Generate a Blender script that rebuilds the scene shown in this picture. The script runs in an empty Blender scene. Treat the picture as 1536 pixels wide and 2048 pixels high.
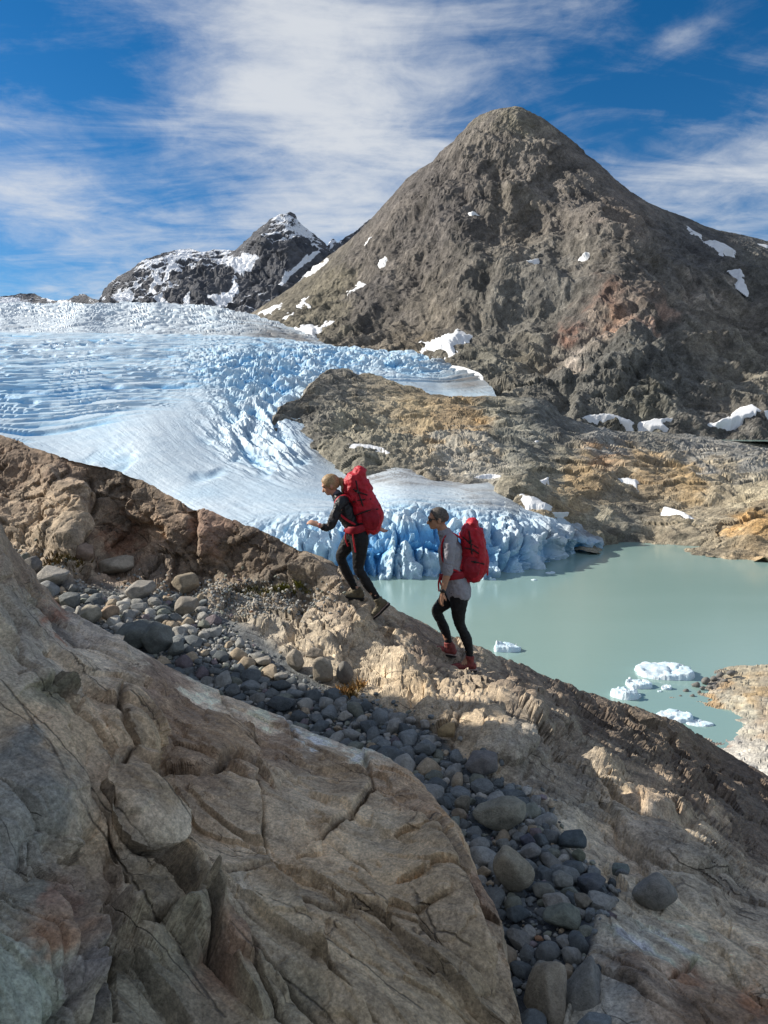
import bpy, bmesh, math, random
import numpy as np
from mathutils import Vector, Matrix
from mathutils.bvhtree import BVHTree
from concurrent.futures import ThreadPoolExecutor

SC = bpy.context.scene
COL = SC.collection
F32 = np.float32

# ------------------------------------------------------------------ camera
FPX = 1500.0
PITCH = math.atan(179.0 / FPX)
cam_d = bpy.data.cameras.new('camera')
cam_d.sensor_fit = 'VERTICAL'
cam_d.sensor_height = 36.0
cam_d.lens = 36.0 * FPX / 2048.0
cam_d.clip_start = 0.05
cam_d.clip_end = 30000.0
cam = bpy.data.objects.new('camera', cam_d)
cam.rotation_euler = (math.pi / 2 - PITCH, 0, 0)
COL.objects.link(cam)
SC.camera = cam

# ------------------------------------------------------------------ light
SUN_TO = Vector((-0.83, 0.25, 0.50)).normalized()
SUN_EL = math.asin(SUN_TO.z)
SUN_AZ = math.atan2(SUN_TO.x, SUN_TO.y)
sun_d = bpy.data.lights.new('sun', 'SUN')
sun_d.energy = 3.5
sun_d.angle = math.radians(0.53)
sun_d.color = (1.0, 0.93, 0.82)
sun = bpy.data.objects.new('sun', sun_d)
sun.rotation_euler = SUN_TO.to_track_quat('Z', 'Y').to_euler()
sun.location = (-20, 0, 30)
COL.objects.link(sun)
SC.view_settings.view_transform = 'Standard'
SC.view_settings.look = 'None'
SC.view_settings.gamma = 1.0
SC.view_settings.use_curve_mapping = False
SC.view_settings.exposure = 1.0
SC.cycles.max_bounces = 6
SC.cycles.use_denoising = True


class NT:
    """small helper to write node trees"""
    def __init__(self, tree):
        self.t = tree
        tree.nodes.clear()

    def new(self, kind, props=None, **ins):
        n = self.t.nodes.new(kind)
        for k, v in (props or {}).items():
            setattr(n, k, v)
        for k, v in ins.items():
            self.set(n, k, v)
        return n

    def set(self, n, k, v):
        key = int(k[1:]) if (k[0] == 'i' and k[1:].isdigit()) else k.replace('_', ' ')
        sock = n.inputs[key]
        if isinstance(v, bpy.types.NodeSocket):
            self.t.links.new(v, sock)
        else:
            sock.default_value = v

    def math(self, op, a, b=0.0, c=0.0, clamp=False):
        n = self.t.nodes.new('ShaderNodeMath')
        n.operation = op
        n.use_clamp = clamp
        for i, v in enumerate((a, b, c)):
            if isinstance(v, bpy.types.NodeSocket):
                self.t.links.new(v, n.inputs[i])
            else:
                n.inputs[i].default_value = v
        return n.outputs[0]

    def vmath(self, op, a, b=(0, 0, 0)):
        n = self.t.nodes.new('ShaderNodeVectorMath')
        n.operation = op
        for i, v in enumerate((a, b)):
            if isinstance(v, bpy.types.NodeSocket):
                self.t.links.new(v, n.inputs[i])
            else:
                n.inputs[i].default_value = v
        return n.outputs[0]

    def mapr(self, v, a, b, c=0.0, d=1.0, smooth=False):
        n = self.t.nodes.new('ShaderNodeMapRange')
        n.interpolation_type = 'SMOOTHSTEP' if smooth else 'LINEAR'
        n.clamp = True
        self.t.links.new(v, n.inputs[0])
        for i, x in enumerate((a, b, c, d)):
            n.inputs[i + 1].default_value = x
        return n.outputs[0]

    def noise(self, vec, scale, detail=6.0, rough=0.6, dist=0.0):
        n = self.new('ShaderNodeTexNoise', Vector=vec, Scale=scale, Detail=detail, Roughness=rough, Distortion=dist)
        return n.outputs[0]

    def mix(self, fac, a, b, blend='MIX'):
        n = self.t.nodes.new('ShaderNodeMix')
        n.data_type = 'RGBA'
        n.blend_type = blend
        for i, v in ((0, fac), (6, a), (7, b)):
            if isinstance(v, bpy.types.NodeSocket):
                self.t.links.new(v, n.inputs[i])
            else:
                n.inputs[i].default_value = v if i == 0 else (tuple(v) + (1,) if len(v) == 3 else v)
        return n.outputs[2]


# ------------------------------------------------------------------ sky
SKY_STRENGTH = 0.085
world = bpy.data.worlds.new('World')
SC.world = world
world.use_nodes = True
w = NT(world.node_tree)
sky = w.new('ShaderNodeTexSky', dict(sky_type='NISHITA', sun_disc=False, sun_elevation=SUN_EL,
            sun_rotation=SUN_AZ, altitude=1400.0, air_density=1.0, dust_density=0.25, ozone_density=3.2))
gen = w.new('ShaderNodeTexCoord').outputs['Generated']
sep = w.new('ShaderNodeSeparateXYZ', Vector=gen)
X, Y, Z = sep.outputs
az = w.math('MULTIPLY', w.math('ARCTAN2', X, Y), 57.29578)
el = w.math('MULTIPLY', w.math('ARCSINE', Z), 57.29578)
zz = w.math('ADD', w.math('MAXIMUM', Z, 0.0), 0.16)
flat = w.new('ShaderNodeCombineXYZ', X=w.math('DIVIDE', X, zz), Y=w.math('DIVIDE', Y, zz), Z=0.0).outputs[0]


def blob(a0, e0, sa, se, rot, amp):
    """a soft bank of thin cloud round azimuth a0, elevation e0 (degrees)"""
    c, s = math.cos(math.radians(rot)), math.sin(math.radians(rot))
    da = w.math('SUBTRACT', az, a0)
    de = w.math('SUBTRACT', el, e0)
    p = w.math('ADD', w.math('MULTIPLY', da, c / sa), w.math('MULTIPLY', de, s / sa))
    q = w.math('ADD', w.math('MULTIPLY', da, -s / se), w.math('MULTIPLY', de, c / se))
    r = w.math('ADD', w.math('MULTIPLY', p, p), w.math('MULTIPLY', q, q))
    return w.math('MULTIPLY', w.math('EXPONENT', w.math('MULTIPLY', r, -1.0)), amp)


cover = None
for bl in [(-5, 27, 8.5, 16, 0, 0.85), (-2, 15, 12, 8, 0, 0.6), (8, 24, 11, 5, 30, 0.30), (-24, 15, 9, 3.6, -10, 0.8),
           (-18, 8, 14, 4, -5, 0.6), (24, 16, 9, 4.5, 14, 0.6), (28, 9, 12, 7, 0, 0.75), (20.5, 24.3, 2.4, 0.9, 8, 0.55),
           (26, 27, 4, 1.3, 18, 0.62), (-11.5, 21.5, 6, 1.4, 12, 0.5), (-6, 40, 14, 16, 0, 0.6), (24, 33, 10, 5, 20, 0.2),
           (-60, 18, 25, 8, 8, 0.5), (70, 20, 25, 9, -5, 0.5), (28, 3, 14, 4, 0, 0.4), (-4, 4, 16, 5, 0, 0.3)]:
    b_ = blob(*bl)
    cover = b_ if cover is None else w.math('ADD', cover, b_)
# unseen cloud added overhead and behind, to brighten the fill light
rest = w.math('MAXIMUM', w.mapr(el, 36.0, 58.0, 0.0, 0.9, True), w.mapr(w.math('ABSOLUTE', az), 38.0, 75.0, 0.0, 0.9, True))
cover = w.math('MAXIMUM', cover, rest)
mp = w.new('ShaderNodeMapping', Vector=flat)
mp.inputs['Rotation'].default_value = (0, 0, math.radians(-38))
mp.inputs['Scale'].default_value = (0.75, 1.9, 1)
n1 = w.noise(mp.outputs[0], 2.0, 9.0, 0.62, 0.8)
n2 = w.noise(flat, 7.0, 9.0, 0.66, 0.4)
nn = w.math('ADD', w.math('MULTIPLY', n1, 0.68), w.math('MULTIPLY', n2, 0.32))
dens = w.math('ADD', w.math('MULTIPLY', w.math('SUBTRACT', nn, 0.52), 3.0), w.math('MULTIPLY', cover, 0.85))
dens = w.mapr(dens, 0.0, 1.35, 0.0, 0.9, True)
bg1 = w.new('ShaderNodeBackground', Strength=SKY_STRENGTH,
            Color=w.new('ShaderNodeHueSaturation', Saturation=1.35, Value=0.62, Color=sky.outputs[0]).outputs[0])
bg2 = w.new('ShaderNodeBackground', Strength=0.40, Color=(0.92, 0.955, 1.0, 1))
mixs = w.new('ShaderNodeMixShader', i0=dens, i1=bg1.outputs[0], i2=bg2.outputs[0])
w.new('ShaderNodeOutputWorld', Surface=mixs.outputs[0])

# ------------------------------------------------------------------ projection helpers
CT, ST = math.cos(PITCH), math.sin(PITCH)


def ray(u, v):
    cx = (np.asarray(u, float) - 768.0) / FPX
    cz = -(np.asarray(v, float) - 1024.0) / FPX
    return np.stack([cx, CT + cz * ST, -ST + cz * CT + 0 * cx], -1)


def at(u, v, d):
    r = ray(u, v)
    return r * (np.asarray(d, float) / r[..., 1])[..., None]


LAKE_Z = -51.0


def lake_d(u, v):
    r = ray(u, v)
    return LAKE_Z * r[..., 1] / r[..., 2]


# ------------------------------------------------------------------ noise (numpy, threaded)
_rs = np.random.RandomState(7)
PERM = np.concatenate([_rs.permutation(256)] * 3).astype(np.int32)
GR = _rs.normal(size=(256, 3)).astype(F32)
GR /= np.linalg.norm(GR, axis=1, keepdims=True)
RND = _rs.rand(256, 4).astype(F32)
POOL = ThreadPoolExecutor(4)


def chunked(fn, P, *a):
    sh = P.shape[:-1]
    Q = np.ascontiguousarray(P.reshape(-1, 3), F32)
    parts = np.array_split(Q, max(4, len(Q) // 30000 + 1))
    out = list(POOL.map(lambda q: fn(q, *a), parts))
    if isinstance(out[0], tuple):
        return tuple(np.concatenate([o[i] for o in out]).reshape(sh + out[0][i].shape[1:]) for i in range(len(out[0])))
    return np.concatenate(out).reshape(sh)


def _perlin(Q):
    I = np.floor(Q).astype(np.int32)
    f = Q - I
    I &= 255
    s = f * f * f * (f * (f * 6 - 15) + 10)
    x, y, z = I[:, 0], I[:, 1], I[:, 2]
    r = np.zeros(len(Q), F32)
    for dx in (0, 1):
        wx = s[:, 0] if dx else 1 - s[:, 0]
        a = PERM[x + dx]
        for dy in (0, 1):
            wy = wx * (s[:, 1] if dy else 1 - s[:, 1])
            b = PERM[a + y + dy]
            for dz in (0, 1):
                g = GR[PERM[b + z + dz] & 255]
                d = g[:, 0] * (f[:, 0] - dx) + g[:, 1] * (f[:, 1] - dy) + g[:, 2] * (f[:, 2] - dz)
                r += wy * (s[:, 2] if dz else 1 - s[:, 2]) * d
    return r * 1.5


def _fbm(Q, octs, gain, ridged):
    r = np.zeros(len(Q), F32)
    a, tot = 1.0, 0.0
    q = Q.copy()
    for o in range(octs):
        n = _perlin(q)
        if ridged:
            n = 1 - 2 * np.abs(n) * 1.35
        r += a * n
        tot += a
        a *= gain
        q = q[:, [1, 2, 0]] * F32(2.03) + F32(17.3 + o)
    return r / tot


def fbm(P, scale, octs=5, gain=0.5, ridged=False, off=0.0):
    """scale = size in metres of the biggest bumps (scalar or per axis)"""
    return chunked(lambda q: _fbm(q, octs, gain, ridged), P / np.asarray(scale, float) + off)


def _worley(Q):
    I = np.floor(Q).astype(np.int32)
    n = len(Q)
    f1 = np.full(n, 9.0, F32)
    f2 = np.full(n, 9.0, F32)
    rid = np.zeros(n, np.int32)
    off = np.zeros((n, 3), F32)
    for dx in (-1, 0, 1):
        for dy in (-1, 0, 1):
            for dz in (-1, 0, 1):
                c = I + np.array([dx, dy, dz], np.int32)
                m = c & 255
                h = PERM[PERM[PERM[m[:, 0]] + m[:, 1]] + m[:, 2]]
                v = c + RND[h, :3] - Q
                d = np.einsum('ij,ij->i', v, v)
                near = d < f1
                f2 = np.where(near, f1, np.minimum(f2, d))
                f1 = np.where(near, d, f1)
                rid = np.where(near, h, rid)
                off = np.where(near[:, None], v, off)
    return np.sqrt(f1), np.sqrt(f2), rid, off


def worley(P, scale, off=0.0):
    return chunked(_worley, P / np.asarray(scale, float) + off)


def blocks(P, scale, tilt=0.5, jit=0.6, crack=0.5, cw=0.08, off=0.0):
    """jointed rock: every cell a tilted facet at its own height, with cracks between; about -1..1"""
    sc = np.asarray(scale, float)
    Q = P / sc
    W = np.stack([fbm(Q, 0.8, 3, 0.55, off=off + 31.0), fbm(Q, 0.8, 3, 0.55, off=off + 47.0), fbm(Q, 0.8, 3, 0.55, off=off + 63.0)], -1)
    f1, f2, rid, o = worley(Q + 0.42 * W, 1.0, off)
    g = GR[rid]
    h = jit * (RND[rid, 3] - 0.5) * 2 + tilt * np.einsum('...i,...i', o, g)
    return h - crack * np.exp(-((f2 - f1) / cw) ** 2)


def ledges(P, d, wl, warp=0.6, wscale=3.0, sharp=0.12, off=0.0, octs=4):
    """asymmetric steps: the surface climbs slowly along d and then drops; broken up so no step runs on for ever"""
    d = np.asarray(d, float) / np.linalg.norm(d)
    t = (P @ d) / wl + warp * fbm(P, wl * wscale, octs, 0.55, off=off + 5.0) * 2
    c = np.floor(t)
    f = t - c
    amp = RND[(c.astype(np.int64) * 37 + 11) & 255, 1] * 0.7 + 0.3
    br = sstep(-0.25, 0.3, fbm(P, wl * wscale * 0.8, 3, 0.5, off=off + 21.0))
    return (f - sstep(1 - sharp, 1, f) - 0.4) * amp * br


def sstep(a, b, x):
    t = np.clip((x - a) / (b - a), 0, 1)
    return t * t * (3 - 2 * t)


def gauss(U, V, u0, v0, su, sv):
    return np.exp(-((U - u0) / su) ** 2 - ((V - v0) / sv) ** 2)


class RBF:
    def __init__(self, uv, val, smooth=0.0):
        self.c = np.asarray(uv, float) / 100.0
        n = len(self.c)
        K = self.k(self.c)
        A = np.zeros((n + 3, n + 3))
        A[:n, :n] = K + smooth * np.eye(n)
        A[:n, n] = 1
        A[:n, n + 1:] = self.c
        A[n, :n] = 1
        A[n + 1:, :n] = self.c.T
        self.w = np.linalg.solve(A, np.concatenate([np.asarray(val, float), np.zeros(3)]))

    def k(self, q):
        r2 = ((q[:, None, :] - self.c[None]) ** 2).sum(-1)
        return 0.5 * r2 * np.log(r2 + 1e-9)

    def __call__(self, U, V):
        q = np.stack([U.ravel(), V.ravel()], -1) / 100.0
        n = len(self.c)

        def ev(p):
            return self.k(p) @ self.w[:n] + self.w[n] + p @ self.w[n + 1:]
        parts = np.array_split(q, max(4, len(q) // 20000 + 1))
        return np.concatenate(list(POOL.map(ev, parts))).reshape(U.shape)


def polyline(pts, x):
    p = np.asarray(pts, float)
    return np.interp(x, p[:, 0], p[:, 1])


def polydist(U, V, poly, reach, along=False):
    """distance in (u,v) to an open polyline, signed side (+ right hand of travel), clipped to reach"""
    D = np.full(U.shape, float(reach))
    S = np.zeros(U.shape)
    p = np.asarray(poly, float)
    seg = np.hypot(*(p[1:] - p[:-1]).T)
    cum = np.concatenate([[0], np.cumsum(seg)]) / seg.sum()
    K = np.zeros(U.shape)
    for i, (a, b) in enumerate(zip(p[:-1], p[1:])):
        m = (U > min(a[0], b[0]) - reach) & (U < max(a[0], b[0]) + reach) & (V > min(a[1], b[1]) - reach) & (V < max(a[1], b[1]) + reach)
        if not m.any():
            continue
        u, v = U[m], V[m]
        e = b - a
        t = np.clip(((u - a[0]) * e[0] + (v - a[1]) * e[1]) / (e @ e), 0, 1)
        du, dv = u - a[0] - t * e[0], v - a[1] - t * e[1]
        d = np.hypot(du, dv)
        cr = e[0] * (v - a[1]) - e[1] * (u - a[0])
        old = D[m]
        nearer = d < old
        D[m] = np.where(nearer, d, old)
        S[m] = np.where(nearer, np.sign(cr), S[m])
        if along:
            K[m] = np.where(nearer, cum[i] + (cum[i + 1] - cum[i]) * t, K[m])
    return (D, S, K) if along else (D, S)


def fault(pt, poly, hgt, L, w=3.0, wob=0.0, wob2=0.0):
    """a sharp rock step along a line: + hgt raises the side on the right hand of travel (image left for a line going down)"""
    d, s, k = polydist(pt.U + wob, pt.V + wob2, poly, L * 3, True)
    tp = np.sqrt(np.clip(np.sin(np.pi * np.clip(k, 0.0, 1.0)), 0, 1))
    up = s if hgt > 0 else -s
    pt.push(abs(hgt) * (up > 0) * sstep(-w, w * 0.4, d) * np.exp(-(d / L) ** 1.5) * tp)


def inpoly_sd(U, V, poly):
    """signed distance to a closed polygon in (u,v), + inside"""
    p = list(poly) + [poly[0]]
    D, _ = polydist(U, V, p, 1e4)
    ins = np.zeros(U.shape, bool)
    for (a, b) in zip(p[:-1], p[1:]):
        if a[1] == b[1]:
            continue
        c = ((a[1] > V) != (b[1] > V)) & (U < (b[0] - a[0]) * (V - a[1]) / (b[1] - a[1]) + a[0])
        ins ^= c
    return np.where(ins, D, -D)


def link_mesh(name, verts, quads, mat, attrs=None, smooth=True, parent=None):
    me = bpy.data.meshes.new(name)
    verts = np.ascontiguousarray(verts.reshape(-1, 3), F32)
    quads = np.ascontiguousarray(quads, np.int32)
    nq, k = quads.shape
    me.vertices.add(len(verts))
    me.vertices.foreach_set('co', verts.ravel())
    me.loops.add(nq * k)
    me.loops.foreach_set('vertex_index', quads.ravel())
    me.polygons.add(nq)
    me.polygons.foreach_set('loop_start', np.arange(0, nq * k, k, dtype=np.int32))
    me.polygons.foreach_set('use_smooth', np.full(nq, smooth))
    me.update(calc_edges=True)
    for an, av in (attrs or {}).items():
        if av.shape[-1] == 3:
            a = me.attributes.new(an, 'FLOAT_COLOR', 'POINT')
            c = np.ones((len(verts), 4), F32)
            c[:, :3] = av.reshape(-1, 3)
            a.data.foreach_set('color', c.ravel())
        else:
            a = me.attributes.new(an, 'FLOAT', 'POINT')
            a.data.foreach_set('value', np.ascontiguousarray(av.ravel(), F32))
    me.materials.append(mat)
    o = bpy.data.objects.new(name, me)
    if parent:
        o.parent = parent
    COL.objects.link(o)
    return o


def tag(o, label, cat, group=None, kind=None):
    o['label'] = label
    o['category'] = cat
    if group:
        o['group'] = group
    if kind:
        o['kind'] = kind
    return o


def grid_quads(nr, nc):
    i = np.arange(nr * nc).reshape(nr, nc)
    return np.stack([i[:-1, :-1], i[:-1, 1:], i[1:, 1:], i[1:, :-1]], -1).reshape(-1, 4)


class Patch:
    """a sheet of terrain: rows run from its near foot to its crest and then down the back"""
    def __init__(self, us, crest, foot, ctrl, nr, back, gamma=1.0, smooth=0.0):
        c = np.asarray(ctrl, float)
        self.us = us
        self.crest, self.foot, self.gamma = crest, foot, gamma
        t = np.linspace(0, 1, nr)
        vt, vb = polyline(crest, us), polyline(foot, us)
        self.nr = nr
        self.U = np.repeat(us[None], nr, 0)
        self.V = vb[None] + (vt - vb)[None] * (t[:, None] ** gamma)
        rb = RBF(c[:, :2], np.log(c[:, 2]), smooth)
        self.D = np.exp(rb(self.U, self.V))
        P = at(self.U, self.V, self.D)
        rows = [P]
        top = P[-1]
        hd = top * np.array([1, 1, 0.0])
        hd /= np.linalg.norm(hd, axis=-1, keepdims=True)
        for (dist, drop) in back:
            rows.append((top + hd * dist + np.array([0, 0, -drop]))[None])
        self.P = np.concatenate(rows, 0)
        nbk = len(back)
        self.U = np.concatenate([self.U] + [self.U[-1:]] * nbk, 0)
        self.V = np.concatenate([self.V] + [self.V[-1:]] * nbk, 0)
        self.P0 = self.P.copy()
        self.N = self.N0 = self.normals()

    def normals(self):
        a = np.gradient(self.P, axis=1)
        b = np.gradient(self.P, axis=0)
        n = np.cross(a, b)
        n /= np.linalg.norm(n, axis=-1, keepdims=True) + 1e-12
        return n

    def push(self, h):
        """raise the surface by h metres along the direction the smooth base faces"""
        self.P = self.P + self.N0 * h[..., None]

    def tint(self, cols, warp, base=6.0, power=2.0):
        """regional colour: blend of colour points, edges broken up by noise"""
        wu = fbm(self.P, warp, 5, 0.6, off=3.1)
        wv = fbm(self.P, warp, 5, 0.6, off=9.7)
        U = self.U + wu * 90
        V = self.V + wv * 90
        T = np.zeros(self.P.shape)
        W = np.zeros(U.shape)
        for (u, v, r, col) in cols:
            k = 1.0 / (((U - u) ** 2 + (V - v) ** 2) / r ** 2 + 0.15) ** power
            T += k[..., None] * np.array(col)
            W += k
        return T / W[..., None]

    def sample(self, u, v, soft=False):
        u = np.asarray(u, float)
        v = np.asarray(v, float)
        ci = np.interp(u, self.us, np.arange(len(self.us)))
        vt, vb = polyline(self.crest, u), polyline(self.foot, u)
        ri = np.clip((v - vb) / (vt - vb), 0, 1) ** (1 / self.gamma) * (self.nr - 1)
        c0 = np.clip(ci.astype(int), 0, len(self.us) - 2)
        r0 = np.clip(ri.astype(int), 0, self.nr - 2)
        fc, fr = (ci - c0)[..., None], (ri - r0)[..., None]

        def g(A):
            return (A[r0, c0] * (1 - fc) + A[r0, c0 + 1] * fc) * (1 - fr) + (A[r0 + 1, c0] * (1 - fc) + A[r0 + 1, c0 + 1] * fc) * fr
        n = g(self.N0 if soft else self.N)
        return g(self.soft if soft else self.P), n / np.linalg.norm(n, axis=-1, keepdims=True)

    def build(self, name, mat, attrs, smooth=True):
        self.N = self.normals()
        D_ = np.einsum('...i,...i', self.P - self.P0, self.N0)     # softened copy for the snow to lie on
        for ax in (0, 1, 0, 1, 0, 1):
            acc = D_.copy()
            for k in range(1, 13):
                acc += np.roll(D_, k, ax) + np.roll(D_, -k, ax)
            acc /= 25
            sl = [slice(None)] * 2
            sl[ax] = slice(13, -13)
            D_[tuple(sl)] = acc[tuple(sl)]
        S_ = self.P0 + self.N0 * D_[..., None]
        self.soft = S_
        nr, nc = self.U.shape
        return link_mesh(name, self.P, grid_quads(nr, nc), mat, attrs, smooth)


# ------------------------------------------------------------------ materials
def new_mat(name):
    m = bpy.data.materials.new(name)
    m.use_nodes = True
    return m, NT(m.node_tree)


def finish(n, base, rough, bump=None, **kw):
    b = n.new('ShaderNodeBsdfPrincipled', Base_Color=base, Roughness=rough, **kw)
    if bump is not None:
        n.set(b, 'Normal', bump)
    n.new('ShaderNodeOutputMaterial', Surface=b.outputs[0])
    return b


def rock_mat(name, s, strike, stretch=5.0, contrast=1.0, bump=0.6, lichen=0.35, vein=0.0, rough=0.85, cracks=0.0):
    """s: size in metres of the main grain; ang: euler of the foliation"""
    m, n = new_mat(name)
    co = n.new('ShaderNodeTexCoord').outputs['Object']
    tint = n.new('ShaderNodeAttribute', dict(attribute_name='tint')).outputs['Color']
    st = Vector(strike).normalized()
    b1 = st.cross(Vector((0, 0, 1))).normalized()
    b2 = st.cross(b1).normalized()

    def dot(v):
        k = n.t.nodes.new('ShaderNodeVectorMath')
        k.operation = 'DOT_PRODUCT'
        n.t.links.new(co, k.inputs[0])
        k.inputs[1].default_value = v
        return k.outputs['Value']
    mp = n.new('ShaderNodeCombineXYZ', X=dot(st / stretch), Y=dot(b1), Z=dot(b2))
    big = n.noise(co, 0.35 / s, 5, 0.6, 0.4)
    fol = n.noise(mp.outputs[0], 2.2 / s, 8, 0.68, 0.5)
    fine = n.noise(co, 9.0 / s, 8, 0.72)
    speck = n.noise(co, 34.0 / s, 4, 0.7)
    c = n.mix(1.0, tint, n.mix(n.mapr(big, 0.3, 0.7), (0.72, 0.73, 0.76), (1.22, 1.2, 1.16)), 'MULTIPLY')
    lo, hi = 1 - 0.42 * contrast, 1 + 0.40 * contrast
    c = n.mix(1.0, c, n.mix(n.mapr(fol, 0.32, 0.68), (lo, lo * 1.0, lo * 1.02), (hi, hi * 0.985, hi * 0.96)), 'MULTIPLY')
    lo2, hi2 = 1 - 0.38 * contrast, 1 + 0.36 * contrast
    c = n.mix(1.0, c, n.mix(n.mapr(fine, 0.3, 0.7), (lo2,) * 3, (hi2,) * 3), 'MULTIPLY')
    c = n.mix(1.0, c, n.mix(n.mapr(speck, 0.3, 0.7), (0.58,) * 3, (1.42,) * 3), 'MULTIPLY')
    gr_ = n.noise(co, 75.0 / s, 2, 0.6)
    c = n.mix(n.math('MULTIPLY', n.mapr(gr_, 0.66, 0.74), 0.35), c, (0.55, 0.53, 0.5))
    c = n.mix(n.math('MULTIPLY', n.mapr(gr_, 0.34, 0.27), 0.5), c, (0.05, 0.045, 0.04))
    hair = None
    if cracks:
        wn = n.new('ShaderNodeTexNoise', Vector=co, Scale=1.6 / s, Detail=6.0, Roughness=0.55).outputs['Color']
        wv = n.vmath('ADD', mp.outputs[0], n.vmath('MULTIPLY', wn, (0.16 * s,) * 3))
        for cs_, wd_, lo_ in ((0.55 / s, 0.007, 0.46), (1.5 / s, 0.010, 0.54)):
            vr = n.new('ShaderNodeTexVoronoi', dict(feature='DISTANCE_TO_EDGE'), Vector=wv, Scale=cs_).outputs[0]
            ln = n.math('MULTIPLY', n.mapr(vr, 0.0, wd_, 1.0, 0.0, True), n.mapr(n.noise(co, 1.3 / s, 4, 0.6), lo_, lo_ + 0.08))
            hair = ln if hair is None else n.math('MAXIMUM', hair, ln)
        c = n.mix(n.math('MULTIPLY', hair, 0.7 * cracks), c, (0.05, 0.043, 0.037))
    li = n.math('MULTIPLY', n.mapr(n.noise(co, 4.0 / s, 8, 0.75, 0.2), 0.52, 0.68), lichen)
    c = n.mix(li, c, (0.045, 0.045, 0.042))
    if vein:
        vn = n.noise(mp.outputs[0], 1.1 / s, 6, 0.6, 1.2)
        vl = n.math('SUBTRACT', 1.0, n.math('MULTIPLY', n.math('ABSOLUTE', n.math('SUBTRACT', vn, 0.5)), 60.0), clamp=True)
        vl = n.math('MULTIPLY', vl, n.math('MULTIPLY', n.mapr(n.noise(co, 0.9 / s, 3, 0.6), 0.5, 0.62), vein))
        c = n.mix(vl, c, (0.62, 0.60, 0.56))
    h = n.math('ADD', n.math('MULTIPLY', fol, 0.55), n.math('ADD', n.math('MULTIPLY', fine, 0.32), n.math('MULTIPLY', speck, 0.09)))
    if hair is not None:
        h = n.math('SUBTRACT', h, n.math('MULTIPLY', hair, 0.35))
    bp = n.new('ShaderNodeBump', Strength=bump, Distance=0.16 * s, Height=h)
    finish(n, c, rough, bp.outputs[0], Specular_IOR_Level=0.3)
    return m


M_near = rock_mat('near_rock', 0.42, (0.79, -0.52, -0.33), 6.0, 1.0, 0.6, 0.22, 0.12, cracks=1.0)
M_ridge = rock_mat('ridge_rock', 0.5, (0.79, -0.52, -0.33), 4.5, 1.1, 0.7, 0.40, 0.0, cracks=0.8)
M_hill = rock_mat('hill_rock', 24.0, (0.92, -0.3, -0.22), 4.5, 1.15, 0.8, 0.5)
M_mount = rock_mat('mountain_rock', 60.0, (-0.55, -0.45, -0.7), 3.5, 1.3, 1.0, 0.5)

# ------------------------------------------------------------------ lake
m, n = new_mat('lake_water')
co = n.new('ShaderNodeTexCoord').outputs['Object']
mp = n.new('ShaderNodeMapping', Vector=co)
mp.inputs['Scale'].default_value = (0.4, 1.0, 1.0)
rip = n.noise(mp.outputs[0], 0.9, 5, 0.6)
drift = n.noise(mp.outputs[0], 0.012, 4, 0.55)
wc = n.mix(n.mapr(drift, 0.3, 0.7), (0.225, 0.345, 0.315), (0.255, 0.375, 0.345))
bp = n.new('ShaderNodeBump', Strength=0.10, Distance=0.25, Height=rip)
finish(n, wc, n.mapr(drift, 0.35, 0.65, 0.10, 0.22), bp.outputs[0], Specular_IOR_Level=0.42)
M_water = m
g = np.array([[x, y, LAKE_Z] for y in (-200.0, 150.0, 300.0, 420.0) for x in (-400.0, -100.0, 100.0, 500.0)])
lake = link_mesh('lake', g, grid_quads(4, 4), M_water)
lake['kind'] = 'structure'

# base ground under everything, out to the horizon
g = np.array([[x, y, -85.0] for y in (-9000.0, 12000.0) for x in (-12000.0, 12000.0)])
m, n = new_mat('valley_floor_rock')
co = n.new('ShaderNodeTexCoord').outputs['Object']
finish(n, n.mix(n.noise(co, 0.02, 8, 0.6), (0.12, 0.115, 0.1), (0.24, 0.22, 0.19)), 0.9)
ground = link_mesh('ground', g, grid_quads(2, 2), m)
ground['kind'] = 'structure'

# ------------------------------------------------------------------ far peaks
GREY = (0.17, 0.16, 0.15)
def peak_mat():
    m, n = new_mat('peak_rock_and_snow')
    co = n.new('ShaderNodeTexCoord').outputs['Object']
    sn = n.new('ShaderNodeAttribute', dict(attribute_name='snow')).outputs['Fac']
    a = n.noise(co, 0.010, 8, 0.7)
    b = n.noise(co, 0.03, 8, 0.75)
    c = n.mix(n.mapr(a, 0.35, 0.65), (0.06, 0.068, 0.085), (0.14, 0.14, 0.15))
    c = n.mix(1.0, c, n.mix(n.mapr(b, 0.3, 0.7), (0.7,) * 3, (1.3,) * 3), 'MULTIPLY')
    f = n.mapr(n.math('ADD', sn, n.math('MULTIPLY', n.math('SUBTRACT', b, 0.5), 0.9)), 0.46, 0.56)
    c = n.mix(f, c, (0.80, 0.83, 0.88))
    bp = n.new('ShaderNodeBump', Strength=0.7, Distance=14.0, Height=b)
    finish(n, c, 0.85, bp.outputs[0], Specular_IOR_Level=0.2)
    return m
M_peak = peak_mat()

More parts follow.
